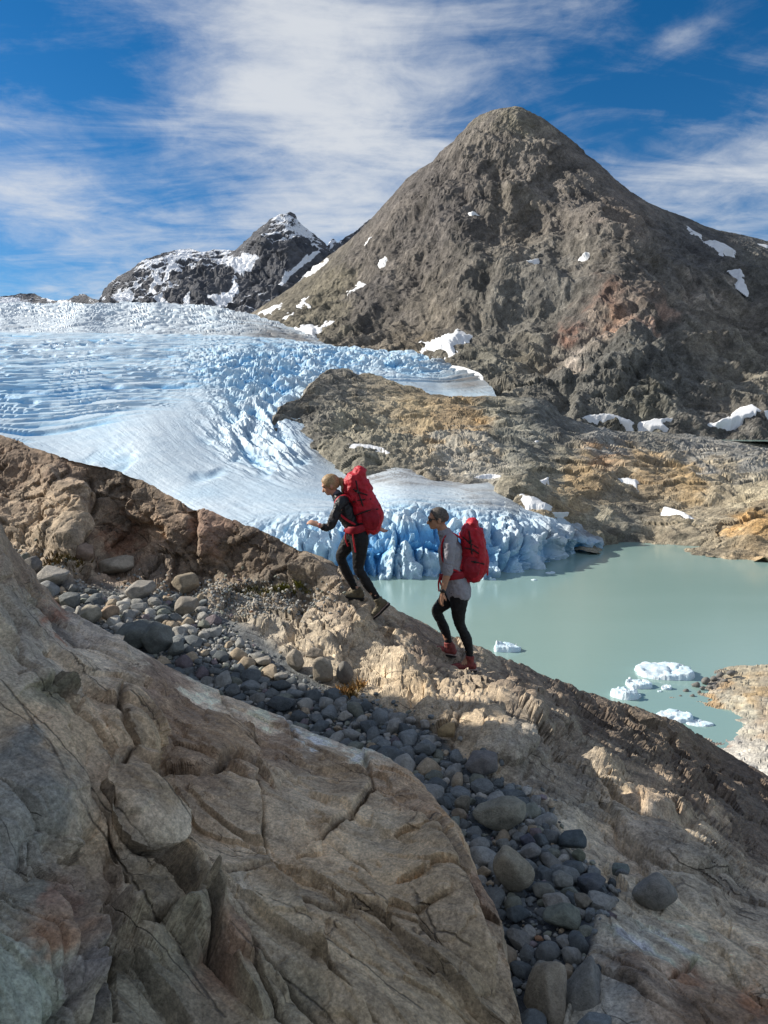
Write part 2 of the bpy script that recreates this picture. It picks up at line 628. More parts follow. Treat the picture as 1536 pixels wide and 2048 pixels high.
us = np.linspace(-120, 800, 420)
crest = [(-120, 600), (0, 594), (18, 592), (40, 588), (68, 587), (85, 596), (112, 602), (140, 600), (150, 593), (168, 588), (182, 596), (198, 600),
         (205, 583), (222, 566), (240, 553), (262, 540), (285, 522), (312, 512), (335, 504), (352, 501), (380, 497), (400, 505), (420, 502), (445, 501), (470, 502),
         (478, 493), (500, 474), (512, 462), (530, 449), (543, 440), (558, 430), (572, 429), (580, 424), (589, 428), (594, 440), (612, 458), (632, 473), (648, 486), (655, 492),
         (664, 478), (668, 477), (676, 486), (690, 474), (702, 468), (740, 440), (800, 420)]
ctrl = [(u, polyline(crest, u), d) for u, d in ((-120, 5200), (0, 5200), (120, 5000), (200, 4300), (240, 4200), (290, 4150), (380, 4250), (470, 4150), (510, 3900), (580, 3850), (640, 3950), (700, 4200), (800, 4300))]
ctrl += [(-120, 660, 4700), (0, 660, 4500), (200, 660, 3500), (300, 580, 3750), (320, 660, 3250), (400, 560, 3650), (430, 660, 3100), (480, 540, 3700), (500, 660, 3050), (560, 500, 3500),
         (560, 560, 3300), (600, 560, 3400), (620, 660, 3000), (640, 520, 3650), (680, 560, 3700), (800, 560, 3500), (800, 660, 3300)]
K = Patch(us, crest, [(-120, 665), (800, 665)], ctrl, 190, [(150, 200), (600, 800)])
amp = (sstep(0, 200, K.U + 0) * 0.6 + 0.4) * (0.12 + 0.88 * sstep(0, 40, K.V - polyline(crest, us)[None]))
K.push((fbm(K.P, 420, 5, 0.55, True) - 0.3) * 55 * amp)
K.push(ledges(K.P, (0.8, 0.1, 0.5), 130, 1.0, 2.0, 0.25, 3.0) * 45 * amp)
K.push((blocks(K.P, (140, 120, 220), 0.9, 0.7, 0.4, 0.10) * 16 + blocks(K.P, (55, 50, 80), 0.9, 0.7, 0.4, 0.10, 5.0) * 9) * amp)
K.push(fbm(K.P, 60, 4, 0.6, True) * 9)
K.N = K.normals()
snow = 0.27 + 0.55 * fbm(K.P, (220, 220, 90), 5, 0.6, off=2.0) * 1.2
snow += 0.20 * gauss(K.U, K.V, 330, 545, 110, 55) + 0.40 * gauss(K.U, K.V, 590, 465, 55, 30) + 0.12 * gauss(K.U, K.V, 430, 515, 70, 25)
snow += (K.N[..., 2] - 0.55) * 0.55
snow -= 0.4 * gauss(K.U, K.V, 420, 580, 60, 35) + 0.35 * gauss(K.U, K.V, 560, 555, 70, 45)
jit = fbm(K.P, 120, 4, 0.6, off=4.0)
jv = fbm(K.P, 120, 4, 0.6, off=14.0)
for poly in [[(455, 520), (515, 511), (512, 528), (500, 545), (484, 556), (476, 545), (452, 538)],
             [(472, 560), (478, 585), (462, 615), (440, 625), (418, 606), (445, 592), (462, 580)],
             [(306, 545), (318, 548), (310, 580), (296, 606), (278, 608), (296, 575)],
             [(630, 508), (640, 512), (590, 545), (560, 578), (540, 580), (534, 568), (560, 556), (570, 545)],
             [(245, 585), (265, 576), (255, 606), (228, 606)], [(325, 590), (338, 606), (310, 606)], [(384, 590), (382, 608), (364, 610), (368, 596)],
             [(338, 525), (356, 520), (335, 555), (318, 560)], [(0, 597), (40, 594), (48, 606), (0, 606)], [(98, 598), (140, 602), (140, 606), (95, 606)],
             [(650, 484), (672, 480), (662, 496)], [(205, 590), (215, 606), (203, 606)]]:
    sd = inpoly_sd(K.U + jit * 14, K.V + jv * 14, poly)
    snow = np.maximum(snow, np.clip(0.5 + sd / 6.0, -1, 1))
peaks = K.build('peaks', M_peak, {'snow': snow}, False)
peaks['kind'] = 'structure'

# ------------------------------------------------------------------ the big pyramid mountain
us = np.linspace(440, 1760, 580)
crest = [(440, 680), (500, 628), (515, 619), (540, 603), (570, 584), (600, 562), (625, 540), (660, 510), (690, 488), (720, 462), (755, 425), (790, 385), (815, 357), (840, 338), (868, 322), (880, 304), (905, 284), (922, 266), (945, 242),
         (960, 230), (985, 221), (1005, 217), (1030, 212), (1045, 216), (1062, 226), (1085, 236), (1110, 256), (1130, 270), (1150, 287), (1180, 315), (1205, 335), (1232, 360), (1260, 383), (1290, 402), (1330, 420), (1370, 434),
         (1400, 448), (1430, 459), (1480, 469), (1536, 482), (1620, 500), (1760, 540)]
ctrl = [(u, polyline(crest, u), d) for u, d in ((440, 1900), (515, 1820), (600, 1760), (690, 1700), (790, 1640), (880, 1580), (960, 1530), (1030, 1500), (1110, 1500), (1180, 1490), (1260, 1480), (1330, 1500), (1430, 1560), (1536, 1620), (1760, 1750))]
ctrl += [(560, 650, 1500), (640, 690, 1250), (660, 600, 1480), (740, 520, 1480), (750, 620, 1290), (800, 700, 1040), (880, 420, 1400), (860, 560, 1230), (900, 690, 960), (960, 320, 1420), (980, 450, 1270), (960, 600, 1060), (960, 740, 850),
         (1040, 290, 1420), (1100, 380, 1320), (1130, 480, 1200), (1080, 620, 1000), (1060, 750, 820), (1100, 810, 730),
         (1110, 290, 1440), (1170, 340, 1380), (1210, 390, 1300), (1250, 435, 1220), (1290, 490, 1130), (1300, 560, 1040), (1330, 610, 970), (1370, 690, 880), (1420, 760, 800), (1440, 830, 735), (1200, 700, 850), (1250, 620, 950), (1230, 800, 735), (1300, 850, 700), (1200, 560, 1050),
         (1260, 410, 1330), (1310, 470, 1270), (1350, 540, 1190), (1380, 590, 1120), (1430, 640, 1050), (1400, 500, 1330), (1440, 560, 1230), (1480, 590, 1180), (1500, 530, 1370), (1536, 600, 1200), (1460, 680, 1000), (1500, 750, 900), (1536, 690, 1030), (1536, 800, 800), (1500, 850, 730), (1700, 650, 1150), (1700, 850, 780),
         (1000, 950, 640), (1250, 950, 650), (1536, 950, 650), (700, 780, 950), (500, 760, 1250), (850, 850, 760), (1750, 950, 680)]
M = Patch(us, crest, [(440, 760), (700, 790), (850, 860), (1000, 920), (1760, 920)], ctrl, 360, [(40, 30), (300, 260), (800, 700)], smooth=0.02)
below_ = M.V - polyline(crest, M.us)[None]
edge = sstep(0, 50, below_) * 0.92 + 0.08
big_ = fbm(M.P, (240, 240, 320), 5, 0.55, True, 1.3)
M.push((big_ - big_.mean()) * 38 * sstep(0, 90, below_))
fl = np.stack([M.P @ np.array([0.78, 0.62, 0]) / 30.0, M.P @ np.array([-0.5, 0.6, 0.62]) / 150.0, M.P @ np.array([0.37, -0.5, 0.78]) / 150.0], -1)
M.push((fbm(fl, 1.0, 5, 0.6, True, 2.2) - 0.2) * 5.5 * edge)
craggy = 0.55 + 0.6 * gauss(M.U, M.V, 1250, 760, 330, 150) + 0.35 * gauss(M.U, M.V, 1020, 330, 160, 130)
scree = gauss(M.U, M.V, 1040, 640, 140, 110) + gauss(M.U, M.V, 1150, 590, 90, 60)
craggy *= 1 - 0.6 * np.clip(scree, 0, 1)
M.push(ledges(M.P, (0.75, 0.1, 0.65), 60, 0.9, 2.0, 0.2, 3.0) * 9 * craggy * edge)
M.push(ledges(M.P, (0.3, 0.3, 0.9), 36, 1.0, 2.0, 0.2, 13.0) * 4 * craggy * edge)
M.push(blocks(M.P, (60, 50, 80), 0.9, 0.5, 0.25, 0.08, 2.0) * 4.0 * craggy * edge)
M.push(blocks(M.P, (22, 20, 30), 0.9, 0.5, 0.3, 0.10, 8.0) * 1.8 * (0.2 + craggy) * (0.5 + 0.5 * edge))
M.push(fbm(M.P, (26, 26, 46), 5, 0.68, True, 5.0) * 2.6 * (0.4 + craggy))
for poly, dep, wd in [([(1120, 820), (1180, 730), (1240, 660), (1300, 640)], 7, 12), ([(1050, 745), (1110, 700), (1190, 655), (1270, 610)], 5, 9), ([(1330, 620), (1345, 690), (1420, 720), (1470, 760)], 10, 16),
                      ([(1240, 790), (1290, 745), (1300, 690)], 8, 10), ([(985, 330), (1000, 400), (990, 470)], 9, 14), ([(905, 330), (950, 420), (990, 540), (940, 620)], 7, 16), ([(780, 470), (830, 560), (880, 640)], 6, 16),
                      ([(1090, 760), (1140, 800), (1135, 850)], 8, 9)]:
    d, s = polydist(M.U + 14 * fbm(M.P, 80, 3, 0.6, off=1.0), M.V, poly, 60)
    M.push(-dep * np.exp(-(d / wd) ** 2))
mt_cols = [(1020, 225, 70, (0.235, 0.21, 0.155)), (1000, 300, 110, (0.165, 0.145, 0.125)), (880, 400, 130, (0.135, 0.118, 0.105)), (1100, 400, 120, (0.15, 0.132, 0.115)), (1040, 440, 80, (0.17, 0.147, 0.118)), (800, 530, 120, (0.14, 0.122, 0.105)),
           (650, 590, 80, (0.165, 0.145, 0.105)), (740, 580, 70, (0.105, 0.093, 0.085)), (860, 620, 100, (0.15, 0.13, 0.105)), (840, 680, 60, (0.185, 0.15, 0.105)), (1040, 610, 120, (0.165, 0.152, 0.128)), (1100, 560, 90, (0.14, 0.132, 0.118)),
           (1180, 520, 90, (0.165, 0.148, 0.125)), (1230, 440, 60, (0.16, 0.132, 0.11)), (960, 700, 90, (0.165, 0.155, 0.125)), (1060, 700, 60, (0.20, 0.175, 0.13)), (1120, 720, 40, (0.30, 0.25, 0.19)), (1160, 695, 22, (0.52, 0.44, 0.36)), (1200, 660, 24, (0.46, 0.36, 0.27)),
           (1230, 640, 26, (0.44, 0.27, 0.18)), (1262, 640, 22, (0.50, 0.33, 0.24)), (1305, 632, 18, (0.48, 0.33, 0.25)), (1130, 745, 22, (0.45, 0.36, 0.27)), (1150, 640, 20, (0.25, 0.14, 0.10)), (1215, 600, 30, (0.19, 0.12, 0.09)),
           (1250, 730, 110, (0.135, 0.13, 0.115)), (1350, 760, 110, (0.14, 0.135, 0.12)), (1150, 810, 90, (0.13, 0.125, 0.11)), (1270, 840, 80, (0.13, 0.125, 0.10)), (1400, 850, 80, (0.14, 0.13, 0.115)), (1380, 605, 22, (0.42, 0.36, 0.30)), (1430, 610, 22, (0.35, 0.30, 0.25)),
           (1450, 660, 80, (0.20, 0.175, 0.14)), (1500, 740, 80, (0.22, 0.20, 0.16)), (1400, 500, 80, (0.11, 0.105, 0.10)), (1500, 540, 60, (0.13, 0.125, 0.11)), (1420, 455, 40, (0.17, 0.155, 0.125)), (1536, 650, 70, (0.17, 0.15, 0.125))]
Tm = M.tint(mt_cols, 55)
kv = fbm(fl, 0.7, 5, 0.65, False, 6.0)
Tm = Tm * (1.12 + 0.55 * kv[..., None] + 0.35 * fbm(M.P, 60, 5, 0.65, off=8.0)[..., None])
mount = M.build('mountain', M_mount, {'tint': np.clip(Tm * np.array((0.97, 1.0, 1.04)), 0.02, 0.7)}, False)
mount['kind'] = 'structure'

# ------------------------------------------------------------------ glacier ice
def ice_mat():
    m, n = new_mat('glacier_ice')
    co = n.new('ShaderNodeTexCoord').outputs['Object']
    tint = n.new('ShaderNodeAttribute', dict(attribute_name='tint')).outputs['Color']
    dirt = n.new('ShaderNodeAttribute', dict(attribute_name='dirt')).outputs['Fac']
    a = n.noise(co, 0.09, 8, 0.65)
    b = n.noise(co, 0.55, 6, 0.7)
    c = n.mix(1.0, tint, n.mix(n.mapr(a, 0.3, 0.7), (0.86, 0.9, 0.93), (1.08, 1.06, 1.04)), 'MULTIPLY')
    f = n.mapr(n.math('ADD', dirt, n.math('MULTIPLY', n.math('SUBTRACT', b, 0.5), 0.8)), 0.35, 1.0)
    c = n.mix(n.math('MULTIPLY', f, 0.85), c, (0.16, 0.145, 0.13))
    bp = n.new('ShaderNodeBump', Strength=0.5, Distance=1.0, Height=n.math('ADD', n.math('MULTIPLY', a, 1.5), b))
    finish(n, c, 0.6, bp.outputs[0], Specular_IOR_Level=0.35)
    return m
M_ice = ice_mat()
WHITE = np.array((0.57, 0.635, 0.685)); BLUE = np.array((0.10, 0.36, 0.64)); PALE = np.array((0.36, 0.55, 0.70)); SLUSH = np.array((0.34, 0.335, 0.33))

# upper ice field, its lip hidden behind the lower one
us = np.linspace(-160, 700, 420)
crest = [(-160, 605), (0, 604), (40, 602), (90, 605), (135, 603), (170, 606), (260, 603), (330, 605), (380, 606), (430, 612), (480, 622), (520, 632), (560, 645), (595, 658), (640, 676), (700, 700)]
ctrl = [(u, polyline(crest, u), d) for u, d in ((-160, 1900), (0, 1850), (140, 1800), (260, 1750), (350, 1700), (430, 1620), (520, 1500), (595, 1350), (640, 1250), (700, 1150))]
ctrl += [(-160, 640, 1400), (0, 635, 1450), (150, 640, 1350), (300, 640, 1370), (420, 650, 1300), (520, 660, 1250), (600, 690, 1130), (-160, 700, 1080), (0, 700, 1060), (200, 700, 1050), (400, 700, 1040), (550, 710, 1030), (700, 730, 1000), (300, 615, 1580), (150, 615, 1600)]
UP = Patch(us, crest, [(-160, 705), (700, 740)], ctrl, 130, [(60, 10), (300, 100)])
yy = UP.P[..., 1] + 0.35 * UP.P[..., 0] + 60 * fbm(UP.P, 300, 3, 0.5)
brk = sstep(-0.25, 0.3, fbm(UP.P, (90, 50, 50), 3, 0.5, off=6.0))
cre = np.abs(np.sin(np.pi * yy / 30.0)) ** 0.6
h1 = -7.0 * (1 - cre) * brk
h2 = blocks(UP.P, (34, 24, 30), 0.5, 0.6, 0.9, 0.2, 3.0) * 5.0 * (0.3 + gauss(UP.U, UP.V, 330, 632, 120, 22) + 0.6 * gauss(UP.U, UP.V, 60, 615, 160, 16))
UP.push(h1 + h2 + 3 * fbm(UP.P, 40, 4, 0.6))
sl = np.clip(-h1 / 6, 0, 1) * 0.6
T = WHITE * np.ones(UP.P.shape)
T = T * (1 - sl[..., None]) + PALE * sl[..., None]
st = fbm(UP.P, (160, 30, 30), 5, 0.6, off=5.0)
dirt = 0.55 * sstep(0.1, 0.5, st) + 0.22 + 0.3 * gauss(UP.U, UP.V, 500, 668, 110, 16) + 0.45 * gauss(UP.U, UP.V, 590, 678, 90, 16) + 0.2 * gauss(UP.U, UP.V, 330, 664, 200, 10)
for poly in [[(430, 618), (480, 640), (540, 665), (570, 690)], [(470, 622), (540, 648), (590, 670), (625, 695)]]:
    d, s = polydist(UP.U, UP.V, poly, 40)
    dirt += 0.5 * np.exp(-(d / 8) ** 2) * (0.6 + 0.8 * st)
upper = UP.build('glacier', M_ice, {'tint': T, 'dirt': dirt}, False)
upper.name = 'upper_glacier'
upper['kind'] = 'structure'

# main tongue
us = np.linspace(-140, 1300, 680)
crest = [(-140, 664), (0, 664), (200, 665), (400, 668), (520, 672), (590, 679), (640, 688), (700, 692), (760, 697), (830, 702), (870, 716), (915, 733), (955, 748), (985, 775), (1010, 830), (1040, 940), (1100, 1000), (1180, 1052), (1225, 1082), (1300, 1110)]
wl = [(-140, 1330), (400, 1215), (560, 1178), (640, 1168), (700, 1163), (750, 1160), (800, 1158), (850, 1156), (900, 1156), (940, 1158), (975, 1160), (1010, 1158), (1040, 1153), (1062, 1146), (1085, 1138), (1100, 1138), (1108, 1124), (1130, 1112), (1165, 1105), (1200, 1099), (1225, 1092), (1300, 1092)]
foot = [(u, v + 14) for u, v in wl]
ctrl = [(u, polyline(crest, u), d) for u, d in ((-140, 1010), (0, 1000), (200, 985), (400, 960), (520, 940), (640, 900), (760, 860), (830, 830), (870, 800), (915, 770), (955, 740), (985, 690))]
ctrl += [(-140, 800, 520), (-140, 900, 380), (0, 720, 760), (0, 800, 540), (0, 870, 420), (200, 720, 740), (300, 800, 520), (300, 880, 400), (500, 720, 730), (430, 770, 590), (520, 770, 610), (600, 770, 620), (560, 815, 520), (610, 800, 560), (450, 850, 460), (640, 890, 440), (600, 930, 385), (500, 960, 350),
         (400, 1000, 320), (700, 1000, 325), (1000, 990, 318), (1110, 1045, 290), (650, 730, 740), (750, 750, 720), (880, 780, 700), (960, 800, 660), (700, 905, 440), (800, 905, 430), (860, 925, 410), (940, 930, 410), (1010, 940, 400), (1050, 970, 385), (1100, 1005, 370), (1200, 1045, 360), (1000, 880, 540), (1050, 900, 520), (800, 950, 355), (900, 975, 335), (1080, 1030, 297), (300, 1000, 330), (100, 950, 360)]
cliff = [(400, 1075, 275), (560, 1075, 266), (640, 1068, 262), (700, 1060, 258), (760, 1052, 258), (830, 1046, 260), (900, 1046, 261), (970, 1052, 260), (1040, 1066, 262), (1090, 1074, 268), (1150, 1076, 280), (1200, 1084, 296)]
ctrl += cliff
ctrl += [(u, v + 14, lake_d(u, polyline(wl, u)) - 2) for u, v in wl[2:]]
ctrl += [(u, v - (v - polyline([(c[0], c[1]) for c in cliff], u)) * 0.35, (lake_d(u, polyline(wl, u)) * 0.72 + polyline([(c[0], c[2]) for c in cliff], u) * 0.28)) for u, v in wl[3:-2]]
ctrl += [(-140, 1340, 240), (200, 1250, 240)]
G = Patch(us, crest, foot, ctrl, 430, [(60, 30), (200, 120)])

# flow lines give a smooth across-flow coordinate
flow = [([(560, 812), (640, 888), (740, 930), (900, 962), (1030, 992), (1200, 1060)], 0.0), ([(500, 800), (560, 880), (640, 935), (760, 975), (950, 1008), (1120, 1050)], 0.6),
        ([(440, 810), (500, 880), (600, 945), (740, 995), (950, 1030), (1060, 1060)], 1.1), ([(300, 800), (400, 890), (520, 960), (680, 1020), (800, 1070)], 2.0),
        ([(100, 800), (250, 890), (400, 990), (560, 1075), (640, 1150)], 3.2), ([(-100, 850), (100, 950), (300, 1080), (450, 1180)], 4.6)]
fu = [p for pl, _ in flow for p in pl]
fv = [x for pl, x in flow for _ in pl]
phi = RBF(fu, fv, 0.01)(G.U, G.V)
wF = sstep(-55, 25, G.V - polyline([(c[0], c[1]) for c in cliff], G.us)[None]) * sstep(430, 640, G.U) * (1 - 0.6 * sstep(1100, 1200, G.U))
below = sstep(0, 60, G.V - polyline([(c[0], c[1]) for c in cliff], G.us)[None])
wL = np.clip(sstep(420, 230, G.U) * sstep(905, 850, G.V + G.U * 0.22) * sstep(668, 700, G.V) + 0.35 * sstep(800, 740, G.V), 0, 1)
wI = np.clip(gauss(G.U, G.V, 545, 770, 105, 48) + 0.45 * gauss(G.U, G.V, 470, 725, 120, 34) + 0.6 * gauss(G.U, G.V, 660, 712, 140, 22) + 0.6 * gauss(G.U, G.V, 810, 728, 110, 20), 0, 1.1)
wM = gauss(G.U, G.V, 492, 852, 62, 58) + 0.6 * gauss(G.U, G.V, 560, 905, 60, 40)
wS = sstep(760, 860, G.V + 0.1 * G.U) * (1 - wF) * (1 - 0.7 * np.clip(wM, 0, 1)) * (1 - wL)
wp = 22 * fbm(G.P, (150, 90, 90), 4, 0.5)
yy = G.P[..., 1] - 0.10 * G.P[..., 0] + wp
per = np.interp(G.V, [660, 720, 800, 880], [17, 15, 13, 11])
ph = RBF([(0, 660), (0, 720), (0, 800), (0, 900), (600, 660), (600, 720), (600, 800), (600, 900)], [0, 1, 2, 3, 0.1, 1, 2, 3], 0.0)(G.U, G.V)
brk = sstep(-0.35, 0.15, fbm(G.P, (80, 22, 30), 3, 0.55, off=2.0))
wI = wI * sstep(240, 400, G.U)
cy2 = (yy + 34 * fbm(np.stack([G.P[..., 0] / 150.0, yy / 60.0, 0 * yy], -1), 1.0, 4, 0.5, off=1.0)) / 14.0
cno = RND[(np.floor(cy2).astype(np.int64) * 53 + 7) & 255, 2]
ln_ = np.clip(1 - np.abs(np.sin(np.pi * cy2)) * 1.15, 0, 1) ** 0.9
brk2 = sstep(-0.48, 0.10, fbm(np.stack([G.P[..., 0] / 210.0, yy / 26.0, 0 * yy], -1), 1.0, 3, 0.5, off=9.0) + 0.0)
crL = -ln_ * 8.5 * brk2 * wL
ICc = np.stack([G.P[..., 0] + 0.5 * G.P[..., 1], G.P[..., 1] * 0.9 - 0.2 * G.P[..., 0], G.P[..., 2]], -1)
ic = fbm(ICc, (30, 19, 18), 4, 0.46, True, 4.0)
f1, f2, rid, off = worley(ICc + 5 * fbm(G.P, 18, 3, 0.55)[..., None], (15, 10, 10), 4.0)
crI = ((ic - 0.35) * 10.0 - np.exp(-((f2 - f1) / 0.12) ** 2) * 4.0 + (RND[rid, 3] - 0.5) * 5) * wI
FM = np.stack([phi * 60 + 6 * fbm(G.P, 30, 4, 0.55, off=3.3), G.P[..., 1] * 0.5, 0 * phi], -1)
mr = fbm(FM, (15, 26, 10), 4, 0.5, True, 5.0)
crM = np.minimum(mr - 0.45, 0.4) * 10.0 * np.clip(wM, 0, 1)
ang = np.arctan2(G.V - 960.0, G.U - 880.0)
# fins of the calving front: blocks long in the flow direction
fx = G.P[..., 0] + 5 * fbm(G.P, 30, 4, 0.55)
FFc = np.stack([fx, G.P[..., 1] * 0.5, G.P[..., 2] * 0.38], -1)
fin = fbm(FFc, (8.5, 10, 9), 4, 0.5, True, 2.0)
g1, g2, rid2, off2 = worley(FFc + 2.2 * fbm(G.P, 9, 3, 0.55, off=4.0)[..., None], (6.5, 7.5, 8.0), 1.0)
h1, h2, rid3, off3 = worley(FFc, (17.0, 17.0, 15.0), 6.0)
crF = ((fin - 0.35) * 6.0 - np.exp(-((g2 - g1) / 0.11) ** 2) * 3.6 - np.exp(-((h2 - h1) / 0.10) ** 2) * 5.0 + (RND[rid3, 3] - 0.5) * 5.0 + (RND[rid2, 3] - 0.5) * 2.4 + 1.6 * np.einsum('...i,...i', off2, GR[rid2])) * wF
sub = np.clip(gauss(G.U, G.V, 900, 1020, 240, 26), 0, 1) * (1 - wF)
crA = -(1 - np.abs(np.sin(np.pi * (G.P[..., 1] + 8 * fbm(G.P, 40, 3)) / 9.0)) ** 0.5) * 2.2 * sub
loose = gauss(G.U, G.V, 420, 925, 190, 34) * sstep(0.0, 0.5, fbm(G.P, (16, 40, 30), 2, 0.5, off=8.0))
crB = -loose * 3.2
FC = np.stack([phi * 60 + 2.5 * fbm(G.P, 25, 3, 0.55, off=3.3), G.P[..., 1] * 0.25, 0 * phi], -1)
streak = fbm(FC, (7, 9, 4), 5, 0.6)
streak2 = fbm(FC, (1.6, 5, 1), 5, 0.68, off=3.0)
patchy = sstep(-0.2, 0.35, fbm(G.P, (45, 60, 40), 3, 0.5, off=23.0))
H = crL + crI + crM + crF + crA + crB + wS * (streak * 0.4 + streak2 * 0.28 * (0.3 + patchy))
G.push(H)
G.push(0.6 * fbm(G.P, 9, 3, 0.5) * (0.3 + wF + wI) + blocks(G.P, (5, 6, 5), 0.6, 0.5, 0.5, 0.15, 6.0) * 0.9 * np.clip(wF + 0.6 * wI, 0, 1))
deep = np.clip(-crL / 3.2, 0, 1) * 1.0 + np.clip(-crI / 6.0, 0, 1) * 0.75 + np.clip(-crM / 5.0, 0, 1) * 0.8 + np.clip(-crF / 4.0, 0, 1) * 0.8 + np.clip(-crA / 1.8, 0, 1) * 0.7 + np.clip(-crB / 2.0, 0, 1) * 0.55
deep += 0.22 * wF * below + 0.16 * wI + 0.32 * gauss(G.U, G.V, 20, 790, 140, 60) + 0.15 + 0.12 * sstep(0, 0.4, fbm(G.P, (70, 60, 40), 3, 0.5, off=31.0))
deep = np.clip(deep * (0.8 + 0.6 * fbm(G.P, 30, 3, 0.5, off=7.0)), 0, 1)[..., None]
T = np.where(deep < 0.5, WHITE * (1 - 2 * deep) + PALE * 2 * deep, PALE * (2 - 2 * deep) + BLUE * (2 * deep - 1))
# grey slush and moraine along the rock on the right
edg = gauss(G.U, G.V, 790, 955, 130, 22) + gauss(G.U, G.V, 1010, 1000, 130, 24) + gauss(G.U, G.V, 690, 912, 80, 20) + 0.9 * gauss(G.U, G.V, 1150, 1060, 80, 20) + 0.8 * gauss(G.U, G.V, 900, 722, 60, 14)
edg += sstep(0.5, -0.1, phi) * sstep(860, 940, G.V)
T = T * (1 - 0.55 * np.clip(edg, 0, 1)[..., None]) + SLUSH * 0.55 * np.clip(edg, 0, 1)[..., None]
dirt = wS * (1.0 * sstep(0.02, 0.45, streak2) * (0.25 + patchy) + 0.25 * sstep(0.0, 0.5, streak)) * (0.65 + 0.5 * gauss(G.U, G.V, 470, 870, 150, 60) + 0.3 * np.clip(edg, 0, 1))
dirt += 0.55 * sstep(0.0, 0.5, fbm(G.P, (90, 30, 30), 4, 0.6, off=12.0)) * sstep(800, 760, G.V) * (1 - wI)
dirt += np.clip(edg, 0, 1) * (0.45 + 1.2 * fbm(G.P, (22, 10, 10), 4, 0.6, off=15.0))
arm = gauss(G.U, G.V, 945, 760, 70, 34)
T = T * (1 - 0.7 * arm[..., None]) + np.array((0.20, 0.195, 0.185)) * 0.7 * arm[..., None]
dirt += 0.8 * arm
dirt = dirt * (1 - 0.8 * deep[..., 0] * (1 - np.clip(edg, 0, 1)))
tongue = G.build('glacier', M_ice, {'tint': T, 'dirt': dirt}, False)
tongue['kind'] = 'structure'

# ------------------------------------------------------------------ rock hill on the far shore
us = np.linspace(540, 1790, 620)
crest = [(540, 850), (556, 822), (570, 808), (585, 800), (606, 806), (630, 812), (640, 806), (634, 790), (640, 775), (648, 752), (660, 742), (690, 738), (702, 741), (715, 755), (730, 752), (760, 757), (800, 766), (840, 776), (870, 786), (900, 790), (940, 795), (975, 793), (1000, 797), (1050, 800), (1085, 804), (1108, 815), (1120, 830), (1165, 848),
         (1200, 858), (1240, 864), (1290, 868), (1340, 870), (1400, 874), (1440, 880), (1536, 884), (1620, 890), (1790, 910)]
crest = [(540, 850), (556, 822), (572, 806), (600, 800), (620, 775), (640, 752), (660, 742)] + crest[11:]
shore = [(540, 880), (600, 880), (640, 905), (700, 935), (800, 975), (900, 990), (1000, 1020), (1100, 1060), (1180, 1095), (1225, 1092), (1262, 1090), (1300, 1093), (1345, 1097), (1390, 1099), (1430, 1103), (1470, 1108), (1536, 1112), (1620, 1120), (1790, 1140)]
foot = [(u, v + 22) for u, v in shore]
ctrl = [(u, polyline(crest, u), d) for u, d in ((540, 470), (572, 520), (620, 580), (660, 640), (715, 630), (800, 620), (900, 600), (1000, 590), (1085, 580), (1120, 575), (1200, 600), (1290, 630), (1400, 660), (1536, 670), (1790, 690))]
ctrl += [(540, 900, 440), (600, 860, 480), (640, 890, 432), (700, 918, 400), (800, 922, 385), (860, 946, 358), (940, 950, 352), (1010, 960, 340), (1040, 988, 318), (1100, 1025, 302), (1200, 1065, 305), (640, 930, 430), (800, 955, 374), (900, 985, 352), (1000, 1000, 337), (1100, 1060, 312)]
ctrl += [(u, v, lake_d(u, v)) for u, v in shore[9:]] + [(u, v + 22, lake_d(u, v) - 14) for u, v in shore[9:]]

ctrl += [(620, 830, 500), (700, 800, 560), (700, 860, 470), (760, 890, 430), (800, 830, 530), (860, 850, 500), (860, 900, 420), (900, 925, 385), (930, 830, 530), (1000, 880, 460), (1000, 935, 372), (1080, 860, 500), (1100, 940, 400), (1100, 990, 345), (1180, 900, 470), (1200, 960, 400), (1200, 1030, 340), (1250, 1070, 322),
         (1300, 890, 560), (1300, 930, 450), (1300, 1000, 375), (1350, 1060, 322), (1420, 900, 560), (1420, 950, 430), (1420, 1020, 345), (1480, 960, 420), (1500, 900, 580), (1536, 950, 430), (1536, 1030, 325), (1500, 1080, 298), (1700, 1000, 370)]
Hh = Patch(us, crest, foot, ctrl, 290, [(12, 3), (60, 25), (160, 70)], smooth=0.01)
ed = sstep(0, 25, Hh.V - polyline(crest, us)[None]) * 0.6 + 0.4
Hh.push((fbm(Hh.P, (90, 55, 50), 4, 0.5, True, 3.0) - 0.2) * 8.0 * ed)
Hh.push(ledges(Hh.P, (0.45, 0.75, 0.5), 24, 0.9, 2.5, 0.2, 3.0) * 5.5 * ed)
Hh.push(ledges(Hh.P, (0.85, 0.3, 0.4), 15, 0.9, 2.5, 0.2, 9.0) * 3.0 * ed)
Hh.push((blocks(Hh.P, (40, 20, 18), 0.9, 0.5, 0.25, 0.1, 1.0) * 2.0 + blocks(Hh.P, (11, 7, 7), 0.9, 0.5, 0.4, 0.1, 7.0) * 0.55) * ed)
Hh.push((fbm(Hh.P, (30, 8, 9), 5, 0.58, True, 9.0)) * 1.2)
cliffy = gauss(Hh.U, Hh.V, 850, 900, 170, 50) + gauss(Hh.U, Hh.V, 680, 850, 60, 50)
Hh.push(cliffy * fbm(Hh.P, (7, 9, 22), 4, 0.6, True, 2.0) * 2.2)
TAN = (0.30, 0.26, 0.19); OLIVE = (0.25, 0.235, 0.185); OCHRE = (0.335, 0.25, 0.15); RUST = (0.32, 0.21, 0.125); GRC = (0.25, 0.25, 0.235); PALEGREY = (0.36, 0.345, 0.30); DARK = (0.13, 0.13, 0.12)
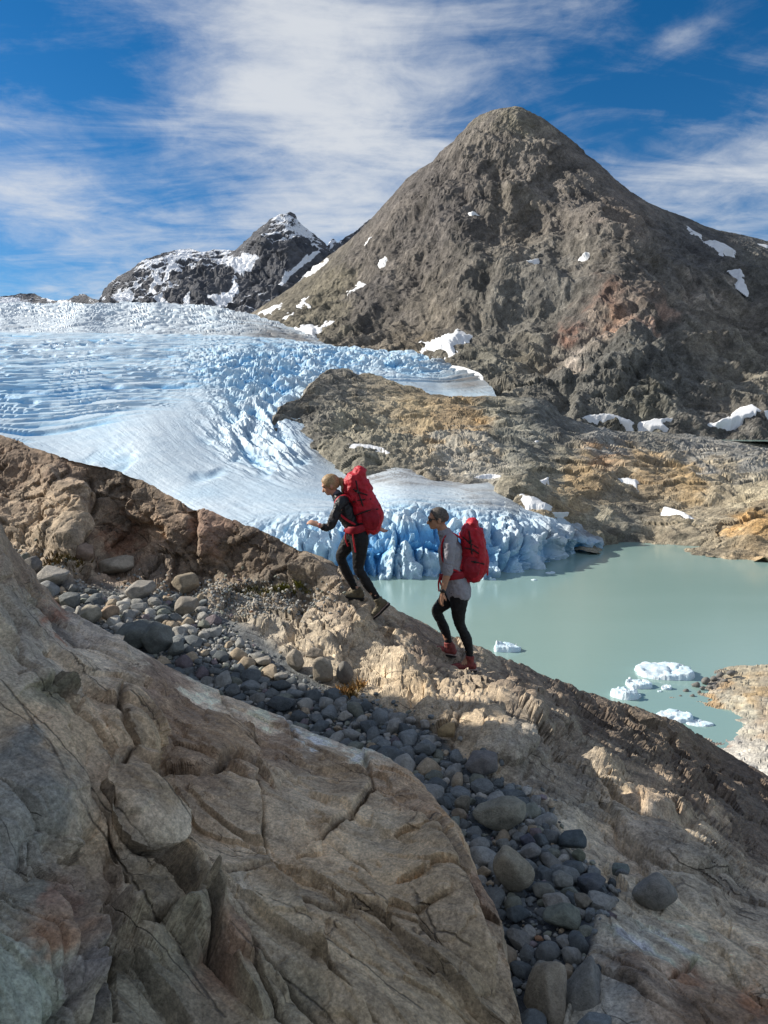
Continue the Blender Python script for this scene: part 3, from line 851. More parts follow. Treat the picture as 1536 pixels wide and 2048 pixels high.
hcols = [(680, 770, 60, (0.24, 0.225, 0.19)), (620, 850, 50, (0.14, 0.135, 0.12)), (700, 860, 60, OLIVE), (760, 800, 60, TAN), (820, 830, 60, (0.31, 0.25, 0.16)), (870, 870, 50, OCHRE), (900, 900, 40, PALEGREY), (850, 920, 40, (0.32, 0.28, 0.21)), (780, 890, 50, OLIVE), (940, 850, 50, (0.33, 0.235, 0.13)), (960, 930, 50, PALEGREY),
         (1000, 830, 60, OLIVE), (1050, 880, 60, (0.22, 0.22, 0.19)), (1080, 820, 60, (0.19, 0.19, 0.17)), (1130, 850, 60, DARK), (1100, 950, 60, OLIVE), (1160, 960, 50, (0.33, 0.25, 0.15)), (1200, 925, 40, RUST), (1280, 940, 50, OCHRE), (1240, 1000, 50, TAN), (1130, 1010, 50, (0.30, 0.235, 0.15)), (1180, 1060, 50, OLIVE), (1260, 1070, 40, (0.17, 0.165, 0.14)),
         (1200, 880, 60, GRC), (1300, 890, 60, (0.22, 0.215, 0.19)), (1400, 900, 70, GRC), (1380, 960, 60, (0.36, 0.26, 0.14)), (1450, 980, 60, TAN), (1500, 930, 60, GRC), (1340, 1040, 50, TAN), (1420, 1050, 50, (0.38, 0.33, 0.24)), (1510, 1060, 40, (0.45, 0.29, 0.13)), (1500, 1000, 50, (0.36, 0.32, 0.23)), (1380, 1085, 30, (0.26, 0.23, 0.17)), (1600, 1000, 90, TAN)]
Th = Hh.tint(hcols, 22)
Th = np.clip(Th * (1.12 + 0.6 * fbm(Hh.P, (40, 12, 12), 5, 0.65, off=8.0)[..., None]), 0.02, 0.7)
hill = Hh.build('hill', M_hill, {'tint': Th}, False)
hill['kind'] = 'structure'

# tarn behind the bench on the far right
tz = float(at(1480, 879, 690)[2])
tv = []
for u_, v_ in [(1400, 879.5), (1440, 882), (1536, 883), (1620, 884), (1700, 880), (1620, 866), (1536, 866.5), (1470, 868), (1420, 871)]:
    r_ = ray(u_, v_)
    tv.append(r_ * (tz / r_[2]))
tv = np.array(tv)
tarn = link_mesh('tarn', tv, np.array([[0, 1, 7, 8], [1, 2, 6, 7], [2, 3, 5, 6]]), M_water)
tarn['kind'] = 'structure'

# ------------------------------------------------------------------ rock point on the near shore, lower right
us = np.linspace(1180, 1900, 300)
crest = [(1180, 1462), (1240, 1456), (1290, 1450), (1330, 1400), (1342, 1388), (1370, 1374), (1395, 1360), (1420, 1348), (1450, 1336), (1480, 1331), (1536, 1330), (1650, 1326), (1900, 1320)]
foot = [(1180, 1800), (1900, 1900)]
ctrl = [(1180, 1462, 106), (1240, 1456, 107), (1290, 1450, 108), (1330, 1400, 118), (1342, 1388, 121), (1395, 1360, 128), (1450, 1336, 134), (1536, 1330, 134), (1650, 1326, 136), (1900, 1320, 140),
        (1350, 1410, 115.5), (1380, 1430, 111.5), (1410, 1450, 107.0), (1440, 1470, 103), (1400, 1390, 119), (1450, 1380, 120), (1536, 1370, 121), (1500, 1430, 108), (1536, 1450, 103), (1420, 1480, 99.5), (1330, 1470, 103.5), (1300, 1500, 98.5), (1400, 1510, 93), (1536, 1500, 92), (1536, 1560, 82), (1400, 1600, 80),
        (1250, 1560, 89), (1180, 1600, 86), (1180, 1800, 66), (1536, 1800, 58), (1900, 1850, 52), (1900, 1500, 95), (1750, 1420, 112)]
ctrl = [(u, v, d * (51.0 / (v - 845)) / (40.0 / (v - 900))) for u, v, d in ctrl]
S = Patch(us, crest, foot, ctrl, 190, [(3, 1.5), (12, 6), (40, 15)])
S.push(ledges(S.P, (0.45, 0.75, 0.5), 5.0, 0.9, 2.5, 0.2, 3.0) * 0.9)
S.push((blocks(S.P, (14, 8, 7), 0.8, 0.5, 0.2, 0.1, 1.0) * 0.5 + blocks(S.P, (3.4, 2.2, 2.2), 0.8, 0.5, 0.4, 0.1, 7.0) * 0.22))
S.push(fbm(S.P, (9, 2.6, 2.4), 4, 0.5, True, 9.0) * 0.35)
scols = [(1480, 1345, 30, (0.40, 0.36, 0.27)), (1420, 1365, 26, (0.20, 0.19, 0.175)), (1440, 1390, 24, (0.46, 0.33, 0.19)), (1520, 1390, 30, (0.47, 0.35, 0.2)), (1400, 1420, 30, (0.47, 0.45, 0.38)), (1480, 1430, 30, (0.44, 0.42, 0.34)), (1536, 1440, 30, (0.42, 0.34, 0.25)), (1440, 1455, 18, (0.42, 0.26, 0.19)), (1400, 1480, 30, (0.50, 0.42, 0.33)),
         (1350, 1470, 24, (0.44, 0.33, 0.25)), (1460, 1500, 40, (0.52, 0.50, 0.45)), (1536, 1500, 40, (0.46, 0.44, 0.39)), (1300, 1470, 30, (0.34, 0.26, 0.2)), (1500, 1560, 50, (0.55, 0.54, 0.5)), (1600, 1450, 80, (0.42, 0.38, 0.3))]
point = S.build('rocky_shore', rock_mat('shore_rock', 2.6, (0.92, -0.3, -0.12), 5.0, 0.9, 0.7, 0.35, 0.2), {'tint': S.tint(scols, 7)}, False)
point['kind'] = 'structure'

# ------------------------------------------------------------------ ridge and gully the hikers climb (sheet B)
us = np.concatenate([np.linspace(-420, -30, 60), np.linspace(-27, 1563, 720), np.linspace(1568, 1900, 50)])
crest = [(-420, 760), (-150, 840), (0, 872), (30, 880), (60, 893), (100, 905), (150, 920), (210, 932), (250, 946), (290, 964), (330, 988), (370, 1008), (400, 1021), (440, 1033), (500, 1056), (560, 1080), (600, 1098), (640, 1116), (670, 1130), (700, 1148), (730, 1170), (770, 1205), (800, 1222), (850, 1246), (900, 1268), (950, 1290),
         (1000, 1310), (1050, 1330), (1100, 1352), (1150, 1374), (1200, 1392), (1250, 1410), (1300, 1425), (1350, 1443), (1400, 1472), (1450, 1502), (1500, 1530), (1536, 1553), (1620, 1600), (1900, 1760)]
foot = [(-420, 1600), (0, 1750), (300, 2050), (700, 2330), (1000, 2420), (1900, 2420)]
cd = [(-420, 13), (0, 11.2), (200, 10.4), (400, 9.7), (600, 9.1), (700, 8.8), (780, 8.75), (950, 8.75), (1050, 8.9), (1200, 9.2), (1350, 9.2), (1536, 9.0), (1900, 8.5)]
ctrl = [(u, polyline(crest, u), d) for u, d in cd]
ctrl += [(-300, 1000, 10.5), (80, 980, 10.2), (150, 970, 10.2), (80, 1090, 9.4), (160, 1090, 9.3), (175, 960, 10.35), (220, 1060, 10.05), (300, 1050, 9.9), (230, 1140, 9.6), (400, 1120, 9.5), (400, 1178, 9.3), (300, 1110, 9.75), (500, 1120, 9.2), (500, 1180, 9.0), (600, 1178, 8.72), (640, 1150, 8.68), (560, 1160, 8.92),
         (60, 1130, 9.0), (0, 1110, 9.2), (200, 1200, 8.2), (300, 1180, 8.6), (350, 1270, 7.4), (420, 1212, 8.35), (600, 1370, 6.55), (480, 1310, 7.1), (750, 1430, 5.85), (900, 1530, 4.95), (1000, 1640, 4.2), (1050, 1750, 3.6), (1080, 1850, 3.15), (1070, 1950, 2.85), (1050, 2048, 2.6), (1050, 2300, 2.05),
         (500, 1230, 8.0), (450, 1250, 7.8), (560, 1290, 7.35), (620, 1290, 7.3), (650, 1250, 7.7), (700, 1340, 6.9), (720, 1240, 8.0), (800, 1390, 6.3), (850, 1330, 7.3), (900, 1420, 5.9), (960, 1440, 5.65), (1050, 1500, 5.2), (1020, 1560, 4.8), (880, 1330, 7.7), (930, 1345, 7.9), (820, 1270, 8.3),
         (1050, 1400, 7.4), (1130, 1490, 6.4), (1100, 1440, 6.9), (1200, 1440, 8.1), (1200, 1480, 7.4), (1200, 1560, 5.6), (1300, 1500, 8.1), (1300, 1600, 5.25), (1300, 1560, 6.6), (1400, 1560, 8.0), (1420, 1630, 6.3), (1500, 1650, 7.2), (1500, 1710, 5.9), (1536, 1700, 6.6), (1560, 1760, 5.6),
         (1200, 1600, 5.0), (1280, 1630, 4.85), (1400, 1675, 4.75), (1450, 1725, 4.6), (1150, 1640, 4.3), (1300, 1740, 3.95), (1400, 1760, 3.95), (1450, 1800, 3.85), (1536, 1830, 3.8), (1150, 1730, 3.75), (1200, 1790, 3.5),
         (1250, 1830, 3.25), (1200, 1850, 3.1), (1400, 1900, 3.1), (1300, 1960, 2.75), (1300, 2040, 2.5), (1200, 1960, 2.75), (1536, 1960, 2.95), (1536, 2048, 2.65), (1250, 2060, 2.42), (1180, 2048, 2.55), (1536, 2300, 2.1), (1300, 2300, 2.0), (1900, 2000, 2.8), (1900, 2300, 2.2), (1800, 1850, 4.2),
         (800, 1700, 3.8), (600, 1600, 4.7), (400, 1500, 5.6), (200, 1400, 6.4), (0, 1300, 7.2), (-300, 1200, 8.3), (600, 2000, 2.9), (300, 1900, 3.3), (800, 2300, 2.15), (0, 1700, 4.6), (-400, 1500, 6)]
B = Patch(us, crest, foot, ctrl, 360, [(0.25, 0.12), (1.2, 0.9), (5, 4.5), (25, 25), (70, 60)], smooth=0.004)
ccl = polyline(crest, us)[None]
ed = sstep(0, 40, B.V - ccl) * 0.7 + 0.3
gully = [(20, 1090), (130, 1160), (300, 1180), (420, 1205), (520, 1260), (600, 1330), (700, 1390), (790, 1420), (880, 1465), (960, 1535), (1050, 1590), (1095, 1620), (1140, 1690), (1195, 1740), (1240, 1780), (1225, 1830), (1195, 1850), (1190, 1900), (1170, 1960), (1130, 2048), (1120, 2200), (960, 2200), (900, 1700), (500, 1600), (0, 1400)]
gsd = inpoly_sd(B.U, B.V, gully)
inG = sstep(-6, 18, gsd)
rk = 1 - inG
B.push(rk * ed * (fbm(B.P, (1.3, 1.1, 0.9), 4, 0.5, True, 2.0) - 0.2) * 0.10)
ridge = rk * (1 - 0.75 * gauss(B.U, B.V, 1350, 1900, 260, 240))
TS = np.array([0.79, -0.52, -0.33]) / np.linalg.norm([0.79, -0.52, -0.33])
DS = np.array([0.57, 0.80, 0.10]) / np.linalg.norm([0.57, 0.80, 0.10])
NS = np.cross(TS, DS)


def fol(P, k):
    return np.stack([P @ TS / k, P @ DS, P @ NS], -1)


smoothB = 1 - 0.8 * gauss(B.U, B.V, 950, 1440, 130, 90)
B.push(ridge * ed * ledges(fol(B.P, 3.0), (0.1, 1, 0.1), 0.60, 0.7, 2.5, 0.2, 3.0, 1) * 0.12 * smoothB)
B.push(rk * ledges(fol(B.P, 5.0), (0, -1, 0.1), 0.30, 0.9, 2.0, 0.15, 43.0, 1) * 0.020)
B.push(ridge * ed * ledges(B.P, (0.5, -0.6, 0.65), 0.34, 0.8, 2.5, 0.2, 13.0, 1) * 0.035 * smoothB)
B.push(ridge * ed * (blocks(B.P, (0.6, 0.8, 0.45), 1.1, 0.5, 0.3, 0.05, 3.0) * 0.075 + blocks(B.P, (0.32, 0.42, 0.25), 1.1, 0.5, 0.3, 0.05, 17.0) * 0.034))
B.push(ridge * ed * (blocks(B.P, (0.2, 0.24, 0.16), 0.9, 0.5, 0.4, 0.09, 9.0) * 0.017))
fo = np.stack([B.P @ np.array([0.42, -0.88, -0.2]) / 1.3, B.P @ np.array([0.9, 0.43, 0.0]) / 0.22, B.P @ np.array([0.08, -0.19, 0.98]) / 0.22], -1)
B.push(rk * fbm(fo, 1.0, 3, 0.5, True, 1.0) * 0.012)
B.push(rk * fbm(B.P, 0.10, 4, 0.65, off=4.0) * 0.012 + inG * fbm(B.P, 0.2, 4, 0.6, off=4.0) * 0.02)
lines = [([(170, 960), (185, 1010), (165, 1080), (150, 1120)], 0.14, 9), ([(380, 1015), (400, 1050), (395, 1120)], 0.08, 8), ([(250, 1040), (330, 1060), (350, 1110), (345, 1180)], 0.06, 7), ([(620, 1180), (590, 1250), (560, 1300)], 0.05, 7), ([(690, 1190), (720, 1260), (800, 1330), (870, 1400)], 0.09, 8), ([(640, 1240), (680, 1320), (700, 1370)], 0.07, 6),
         ([(930, 1345), (1010, 1390), (1080, 1450), (1110, 1510)], 0.10, 9), ([(1000, 1340), (1090, 1420), (1180, 1480), (1250, 1560)], 0.07, 7), ([(1130, 1520), (1190, 1560), (1290, 1640), (1380, 1650)], 0.10, 9), ([(1090, 1440), (1060, 1500), (1050, 1560)], 0.05, 6), ([(1250, 1430), (1320, 1480), (1340, 1520)], 0.08, 9),
         ([(1340, 1780), (1400, 1830), (1480, 1870), (1536, 1920)], 0.05, 5), ([(1390, 1920), (1360, 1950), (1330, 1975)], 0.03, 4), ([(1290, 1850), (1360, 1890), (1450, 1940), (1536, 2010)], 0.025, 3), ([(1200, 1610), (1240, 1680), (1340, 1740), (1460, 1760)], 0.03, 5), ([(1190, 1950), (1260, 1990), (1330, 2048)], 0.05, 5)]
wob = 10 * fbm(B.P, 0.3, 4, 0.6, off=6.0)
for poly, dep, wd in lines:
    d, s = polydist(B.U + wob, B.V + wob * 0.6, poly, 40)
    B.push(-dep * np.exp(-(d / wd) ** 2))
for poly, hg, L, wd in [([(172, 950), (186, 1010), (168, 1075), (150, 1120)], 0.30, 60, 5), ([(690, 1185), (720, 1260), (800, 1330), (880, 1400)], 0.14, 40, 4), ([(640, 1230), (680, 1310), (700, 1370)], 0.12, 40, 4), ([(930, 1345), (1010, 1390), (1080, 1450), (1115, 1515)], 0.16, 50, 5), ([(1000, 1335), (1090, 1420), (1180, 1480), (1260, 1565)], 0.14, 45, 4),
                        ([(1120, 1515), (1190, 1560), (1290, 1642), (1390, 1655)], -0.10, 40, 4), ([(1230, 1420), (1320, 1480), (1345, 1525), (1420, 1560)], 0.12, 40, 5), ([(340, 1080), (346, 1120), (338, 1170)], 0.14, 50, 4), ([(395, 1020), (402, 1060), (396, 1125)], -0.12, 40, 4), ([(620, 1110), (585, 1150), (590, 1190)], -0.16, 40, 4),
                        ([(1090, 1600), (1200, 1600), (1240, 1680), (1340, 1740), (1470, 1765)], -0.06, 40, 3), ([(1290, 1850), (1360, 1890), (1450, 1940), (1540, 2010)], 0.05, 30, 3), ([(500, 1215), (560, 1240), (600, 1300)], 0.08, 40, 4), ([(760, 1280), (850, 1370), (960, 1420), (1030, 1490)], 0.10, 40, 4)]:
    fault(B, poly, hg, L, wd, wob, wob * 0.6)
# terraces of the banded slab, lower right
d, s = polydist(B.U, B.V, [(1130, 1700), (1250, 1770), (1340, 1790), (1480, 1860), (1600, 1930)], 60)
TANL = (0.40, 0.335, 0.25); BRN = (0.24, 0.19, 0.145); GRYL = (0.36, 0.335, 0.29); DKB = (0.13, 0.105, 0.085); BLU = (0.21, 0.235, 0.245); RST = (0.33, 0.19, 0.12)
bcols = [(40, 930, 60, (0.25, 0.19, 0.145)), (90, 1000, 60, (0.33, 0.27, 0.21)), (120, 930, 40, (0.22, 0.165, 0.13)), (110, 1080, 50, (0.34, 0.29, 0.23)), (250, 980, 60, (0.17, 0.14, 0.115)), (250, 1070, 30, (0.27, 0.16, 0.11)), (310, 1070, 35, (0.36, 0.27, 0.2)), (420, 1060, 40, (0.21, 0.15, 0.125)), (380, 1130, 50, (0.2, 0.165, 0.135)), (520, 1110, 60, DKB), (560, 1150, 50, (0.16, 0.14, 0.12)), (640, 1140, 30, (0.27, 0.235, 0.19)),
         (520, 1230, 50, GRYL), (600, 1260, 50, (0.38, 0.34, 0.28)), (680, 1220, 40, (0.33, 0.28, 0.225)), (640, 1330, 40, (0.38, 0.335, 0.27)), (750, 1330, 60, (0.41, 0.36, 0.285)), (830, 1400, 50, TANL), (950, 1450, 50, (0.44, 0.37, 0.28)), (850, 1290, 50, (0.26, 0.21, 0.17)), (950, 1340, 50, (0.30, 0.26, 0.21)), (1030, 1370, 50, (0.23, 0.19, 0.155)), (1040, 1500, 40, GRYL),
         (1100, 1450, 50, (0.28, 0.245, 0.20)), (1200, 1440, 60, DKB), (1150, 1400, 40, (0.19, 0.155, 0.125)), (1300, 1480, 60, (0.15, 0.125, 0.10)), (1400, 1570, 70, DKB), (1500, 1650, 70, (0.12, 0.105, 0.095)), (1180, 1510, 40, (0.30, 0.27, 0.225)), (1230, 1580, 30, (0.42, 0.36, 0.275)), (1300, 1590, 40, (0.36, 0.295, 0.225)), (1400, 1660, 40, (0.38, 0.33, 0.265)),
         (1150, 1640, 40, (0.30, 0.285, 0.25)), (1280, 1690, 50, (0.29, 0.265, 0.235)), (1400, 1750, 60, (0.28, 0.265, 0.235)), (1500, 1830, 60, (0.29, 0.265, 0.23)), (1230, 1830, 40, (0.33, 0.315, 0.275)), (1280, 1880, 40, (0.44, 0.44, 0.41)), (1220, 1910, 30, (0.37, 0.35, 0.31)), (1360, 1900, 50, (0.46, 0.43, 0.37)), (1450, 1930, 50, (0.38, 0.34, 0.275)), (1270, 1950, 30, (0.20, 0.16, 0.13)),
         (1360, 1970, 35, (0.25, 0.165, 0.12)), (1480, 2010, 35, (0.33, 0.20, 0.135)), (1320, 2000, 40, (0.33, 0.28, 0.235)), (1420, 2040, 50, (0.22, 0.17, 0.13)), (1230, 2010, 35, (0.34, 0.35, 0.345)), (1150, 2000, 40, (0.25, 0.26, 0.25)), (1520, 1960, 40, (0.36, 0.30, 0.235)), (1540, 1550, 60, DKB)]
gcols = [(200, 1200, 200, (0.15, 0.16, 0.165)), (900, 1550, 200, (0.10, 0.115, 0.125)), (1080, 1900, 200, (0.085, 0.098, 0.11))]
Tb = np.clip(B.tint(bcols, 0.30) * np.array((1.25, 1.2, 1.12)), 0, 0.6)
Tg = B.tint(gcols, 0.30)
Tb = Tb * (1 - inG[..., None]) + Tg * inG[..., None]
# white quartz banding on the slab, following the foliation
bn = np.sin((B.P @ np.array([0.5, 0.75, -0.2]) * 26.0) + 5.0 * fbm(B.P, 0.6, 4, 0.6, off=1.0))
bw = gauss(B.U, B.V, 1300, 1880, 140, 50)
Tb = Tb * (1 + (0.38 * np.clip(bn, -1, 1) * bw)[..., None])
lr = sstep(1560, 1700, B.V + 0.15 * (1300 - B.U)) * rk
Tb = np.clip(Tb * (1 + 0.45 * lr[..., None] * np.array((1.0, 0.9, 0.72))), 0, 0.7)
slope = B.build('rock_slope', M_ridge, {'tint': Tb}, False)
slope['kind'] = 'structure'

# ------------------------------------------------------------------ big slab in front (sheet A)
us = np.concatenate([np.linspace(-520, -30, 60), np.linspace(-27, 1075, 560)])
crest = [(-520, 640), (-250, 860), (-100, 965), (0, 1050), (18, 1080), (40, 1120), (70, 1150), (100, 1185), (118, 1212), (160, 1232), (200, 1252), (250, 1285), (300, 1315), (350, 1342), (400, 1372), (440, 1392), (480, 1408), (520, 1428), (560, 1440), (620, 1466), (680, 1484), (740, 1500), (780, 1518), (820, 1546), (850, 1580), (885, 1622), (915, 1662), (935, 1705), (955, 1762), (985, 1812), (1000, 1850), (1012, 1905), (1020, 1960), (1032, 2010), (1042, 2060), (1075, 2200)]
foot = [(-520, 2500), (1000, 2500), (1040, 2480), (1075, 2420)]
ctrl = [(u, polyline(crest, u), d) for u, d in ((-520, 4.0), (-250, 4.2), (0, 4.5), (70, 4.75), (118, 4.85), (200, 4.95), (330, 5.0), (480, 4.8), (620, 4.6), (780, 4.3), (850, 3.95), (915, 3.5), (955, 3.1), (1000, 2.75), (1020, 2.5), (1042, 2.32), (1075, 2.1))]
ctrl += [(-300, 1300, 2.6), (-300, 1700, 1.75), (-300, 2200, 1.2), (0, 1200, 3.7), (0, 1300, 3.2), (100, 1300, 3.75), (150, 1300, 4.1), (0, 1500, 2.6), (100, 1450, 2.95), (200, 1430, 3.45), (230, 1380, 3.8), (200, 1550, 2.95), (265, 1480, 3.2), (285, 1600, 2.8), (270, 1690, 2.55), (230, 1640, 2.65), (100, 1600, 2.45),
         (305, 1440, 3.9), (312, 1540, 3.55), (340, 1500, 3.75), (430, 1470, 4.1), (380, 1540, 3.55), (300, 1330, 4.65), (330, 1400, 4.2), (420, 1420, 4.5), (520, 1500, 4.2), (600, 1520, 4.1), (600, 1580, 3.65), (700, 1560, 3.95), (700, 1620, 3.5), (450, 1600, 3.2), (340, 1580, 3.2), (330, 1680, 2.85), (500, 1680, 3.0), (600, 1700, 3.0), (780, 1620, 3.6), (800, 1700, 3.15), (880, 1700, 3.2), (900, 1780, 2.85),
         (500, 1800, 2.6), (650, 1820, 2.6), (800, 1850, 2.6), (900, 1900, 2.5), (960, 1960, 2.45), (600, 2048, 2.02), (850, 2048, 2.15), (400, 1900, 2.25), (300, 1760, 2.5), (230, 1760, 2.45), (150, 1750, 2.35), (60, 1740, 2.15), (0, 1750, 2.05), (60, 1900, 1.78), (200, 1900, 2.0), (300, 1900, 2.1), (0, 2048, 1.55), (300, 2048, 1.8), (0, 2400, 1.2), (600, 2400, 1.6), (1000, 2400, 1.75)]
A = Patch(us, crest, foot, ctrl, 520, [(0.12, 0.08), (0.35, 0.35), (0.8, 1.1), (1.5, 2.5)], smooth=0.003)
ca = polyline(crest, us)[None]
ed = sstep(0, 45, A.V - ca) * 0.8 + 0.2
lowleft = sstep(330, 180, A.U + (1750 - A.V) * 0.25) * sstep(1640, 1760, A.V)
A.push(ed * (fbm(fol(A.P, 2.5), (0.8, 0.7, 0.6), 4, 0.5, True, 5.0) - 0.2) * 0.05)
# exfoliation sheets: long straight ledges along the foliation, risers toward and away from the eye
A.push(ed * ledges(fol(A.P, 7.0), (0, 1, 0.1), 0.62, 0.6, 2.0, 0.03, 3.0) * 0.115)
A.push(ed * ledges(fol(A.P, 6.0), (0, -1, 0.1), 0.42, 0.6, 2.0, 0.03, 23.0) * 0.070)
A.push(ed * ledges(fol(A.P, 5.0), (0, -1, -0.2), 0.17, 0.7, 2.2, 0.05, 53.0) * 0.026)
A.push(ed * blocks(fol(A.P, 2.2), (0.42, 0.55, 0.5), 1.0, 0.3, 0.3, 0.035, 12.0) * 0.035)
A.push(ed * blocks(fol(A.P, 1.8), (0.2, 0.25, 0.22), 1.0, 0.3, 0.3, 0.035, 15.0) * 0.013)
A.push(lowleft * (blocks(fol(A.P, 2.5), (0.16, 0.16, 0.2), 0.9, 0.6, 0.5, 0.08, 2.0) * 0.035))
A.push(fbm(fol(A.P, 7.0), 0.16, 5, 0.6, True, 1.0) * 0.008)
A.push(fbm(A.P, 0.09, 4, 0.65, off=4.0) * 0.008)

cr = [([(505, 1580), (515, 1640), (520, 1680), (535, 1740), (553, 1788), (590, 1822), (605, 1870), (640, 1930), (680, 1990), (735, 2080)], 0.05, 5), ([(300, 1556), (350, 1552), (430, 1548), (455, 1530), (490, 1545)], 0.10, 7), ([(288, 1560), (292, 1640), (286, 1700)], 0.05, 5),
      ([(440, 1655), (480, 1690), (525, 1745)], 0.025, 4), ([(410, 1792), (470, 1780), (545, 1768)], 0.045, 5), ([(630, 1700), (700, 1650), (745, 1600), (738, 1550), (730, 1515)], 0.045, 5), ([(700, 1825), (740, 1830), (780, 1862), (800, 1870)], 0.035, 5), ([(690, 1830), (640, 1835), (600, 1815)], 0.02, 3),
      ([(170, 1610), (260, 1700), (330, 1780), (400, 1860), (480, 1910), (560, 1990), (640, 2080)], 0.05, 6), ([(100, 1500), (150, 1620), (220, 1700), (250, 1790)], 0.045, 6), ([(145, 1735), (165, 1810), (180, 1900), (183, 2060)], 0.09, 7), ([(58, 1790), (105, 1880), (125, 1940)], 0.06, 6),
      ([(262, 1850), (300, 1862), (350, 1848)], 0.16, 11), ([(380, 1860), (410, 1920), (450, 1960)], 0.05, 6), ([(235, 1890), (225, 1960), (240, 2060)], 0.05, 6), ([(228, 1420), (245, 1500), (240, 1600)], 0.04, 5), ([(570, 1440), (600, 1500), (680, 1540), (740, 1600)], 0.03, 5), ([(480, 1900), (500, 1960), (560, 2050)], 0.025, 4),
      ([(20, 1370), (70, 1380), (130, 1420), (60, 1410)], 0.05, 7), ([(800, 1640), (860, 1700), (900, 1780), (960, 1900)], 0.03, 5), ([(440, 1400), (470, 1460), (500, 1510)], 0.03, 5), ([(840, 1850), (880, 1900), (940, 1960)], 0.02, 4), ([(100, 1250), (200, 1330), (280, 1400)], 0.04, 7), ([(0, 1120), (60, 1200), (160, 1290)], 0.04, 8)]
wob = 9 * fbm(A.P, 0.16, 4, 0.65, off=6.0)
wob2 = 9 * fbm(A.P, 0.16, 4, 0.65, off=16.0)
crk = np.zeros(A.U.shape)
for poly, dep, wd in cr:
    d, s = polydist(A.U + wob, A.V + wob2, poly, 60)
    g_ = np.exp(-(d / wd) ** 2)
    A.push(-dep * g_ + s * dep * 0.45 * np.exp(-d / 30.0) * sstep(0, wd, d))
    crk = np.maximum(crk, g_)
for poly, hg, L, wd in [([(222, 1280), (250, 1360), (272, 1430), (285, 1520), (291, 1610), (284, 1705)], 0.11, 260, 2), ([(296, 1553), (350, 1550), (430, 1546), (465, 1524), (500, 1548), (545, 1596)], -0.09, 90, 3), ([(170, 1600), (260, 1700), (330, 1780), (400, 1855), (480, 1908), (560, 1985), (650, 2090)], 0.0, 80, 4),
                        ([(160, 1600), (230, 1680), (290, 1722), (345, 1790), (375, 1850), (420, 1930), (520, 2060)], -0.14, 70, 4), ([(800, 1600), (870, 1680), (900, 1760), (930, 1830), (965, 1905), (985, 2000)], 0.12, 60, 4), ([(505, 1575), (518, 1650), (535, 1740), (555, 1790), (605, 1860), (640, 1930), (735, 2085)], 0.05, 50, 3),
                        ([(738, 1525), (742, 1550), (746, 1600), (700, 1652), (640, 1690)], 0.07, 50, 4), ([(690, 1828), (740, 1832), (780, 1862), (830, 1880)], -0.05, 30, 3), ([(560, 1440), (590, 1500), (660, 1545), (745, 1600), (800, 1660)], 0.06, 40, 4), ([(228, 1410), (243, 1490), (242, 1600)], -0.06, 20, 3),
                        ([(20, 1360), (80, 1385), (135, 1425)], 0.07, 30, 3), ([(230, 1880), (300, 1868), (350, 1880), (385, 1940)], -0.09, 50, 4), ([(145, 1735), (168, 1820), (182, 1900), (185, 2060)], 0.10, 40, 3), ([(60, 1780), (105, 1870), (128, 1945)], 0.07, 40, 3), ([(410, 1790), (470, 1779), (550, 1770)], -0.05, 40, 3),
                        ([(30, 1090), (120, 1230), (240, 1310), (330, 1400), (470, 1480)], 0.03, 90, 3)]:
    fault(A, poly, hg, L, wd, wob, wob2)
TN = (0.31, 0.255, 0.19); GB = (0.25, 0.225, 0.185); DB = (0.17, 0.13, 0.10); SL = (0.17, 0.185, 0.19)
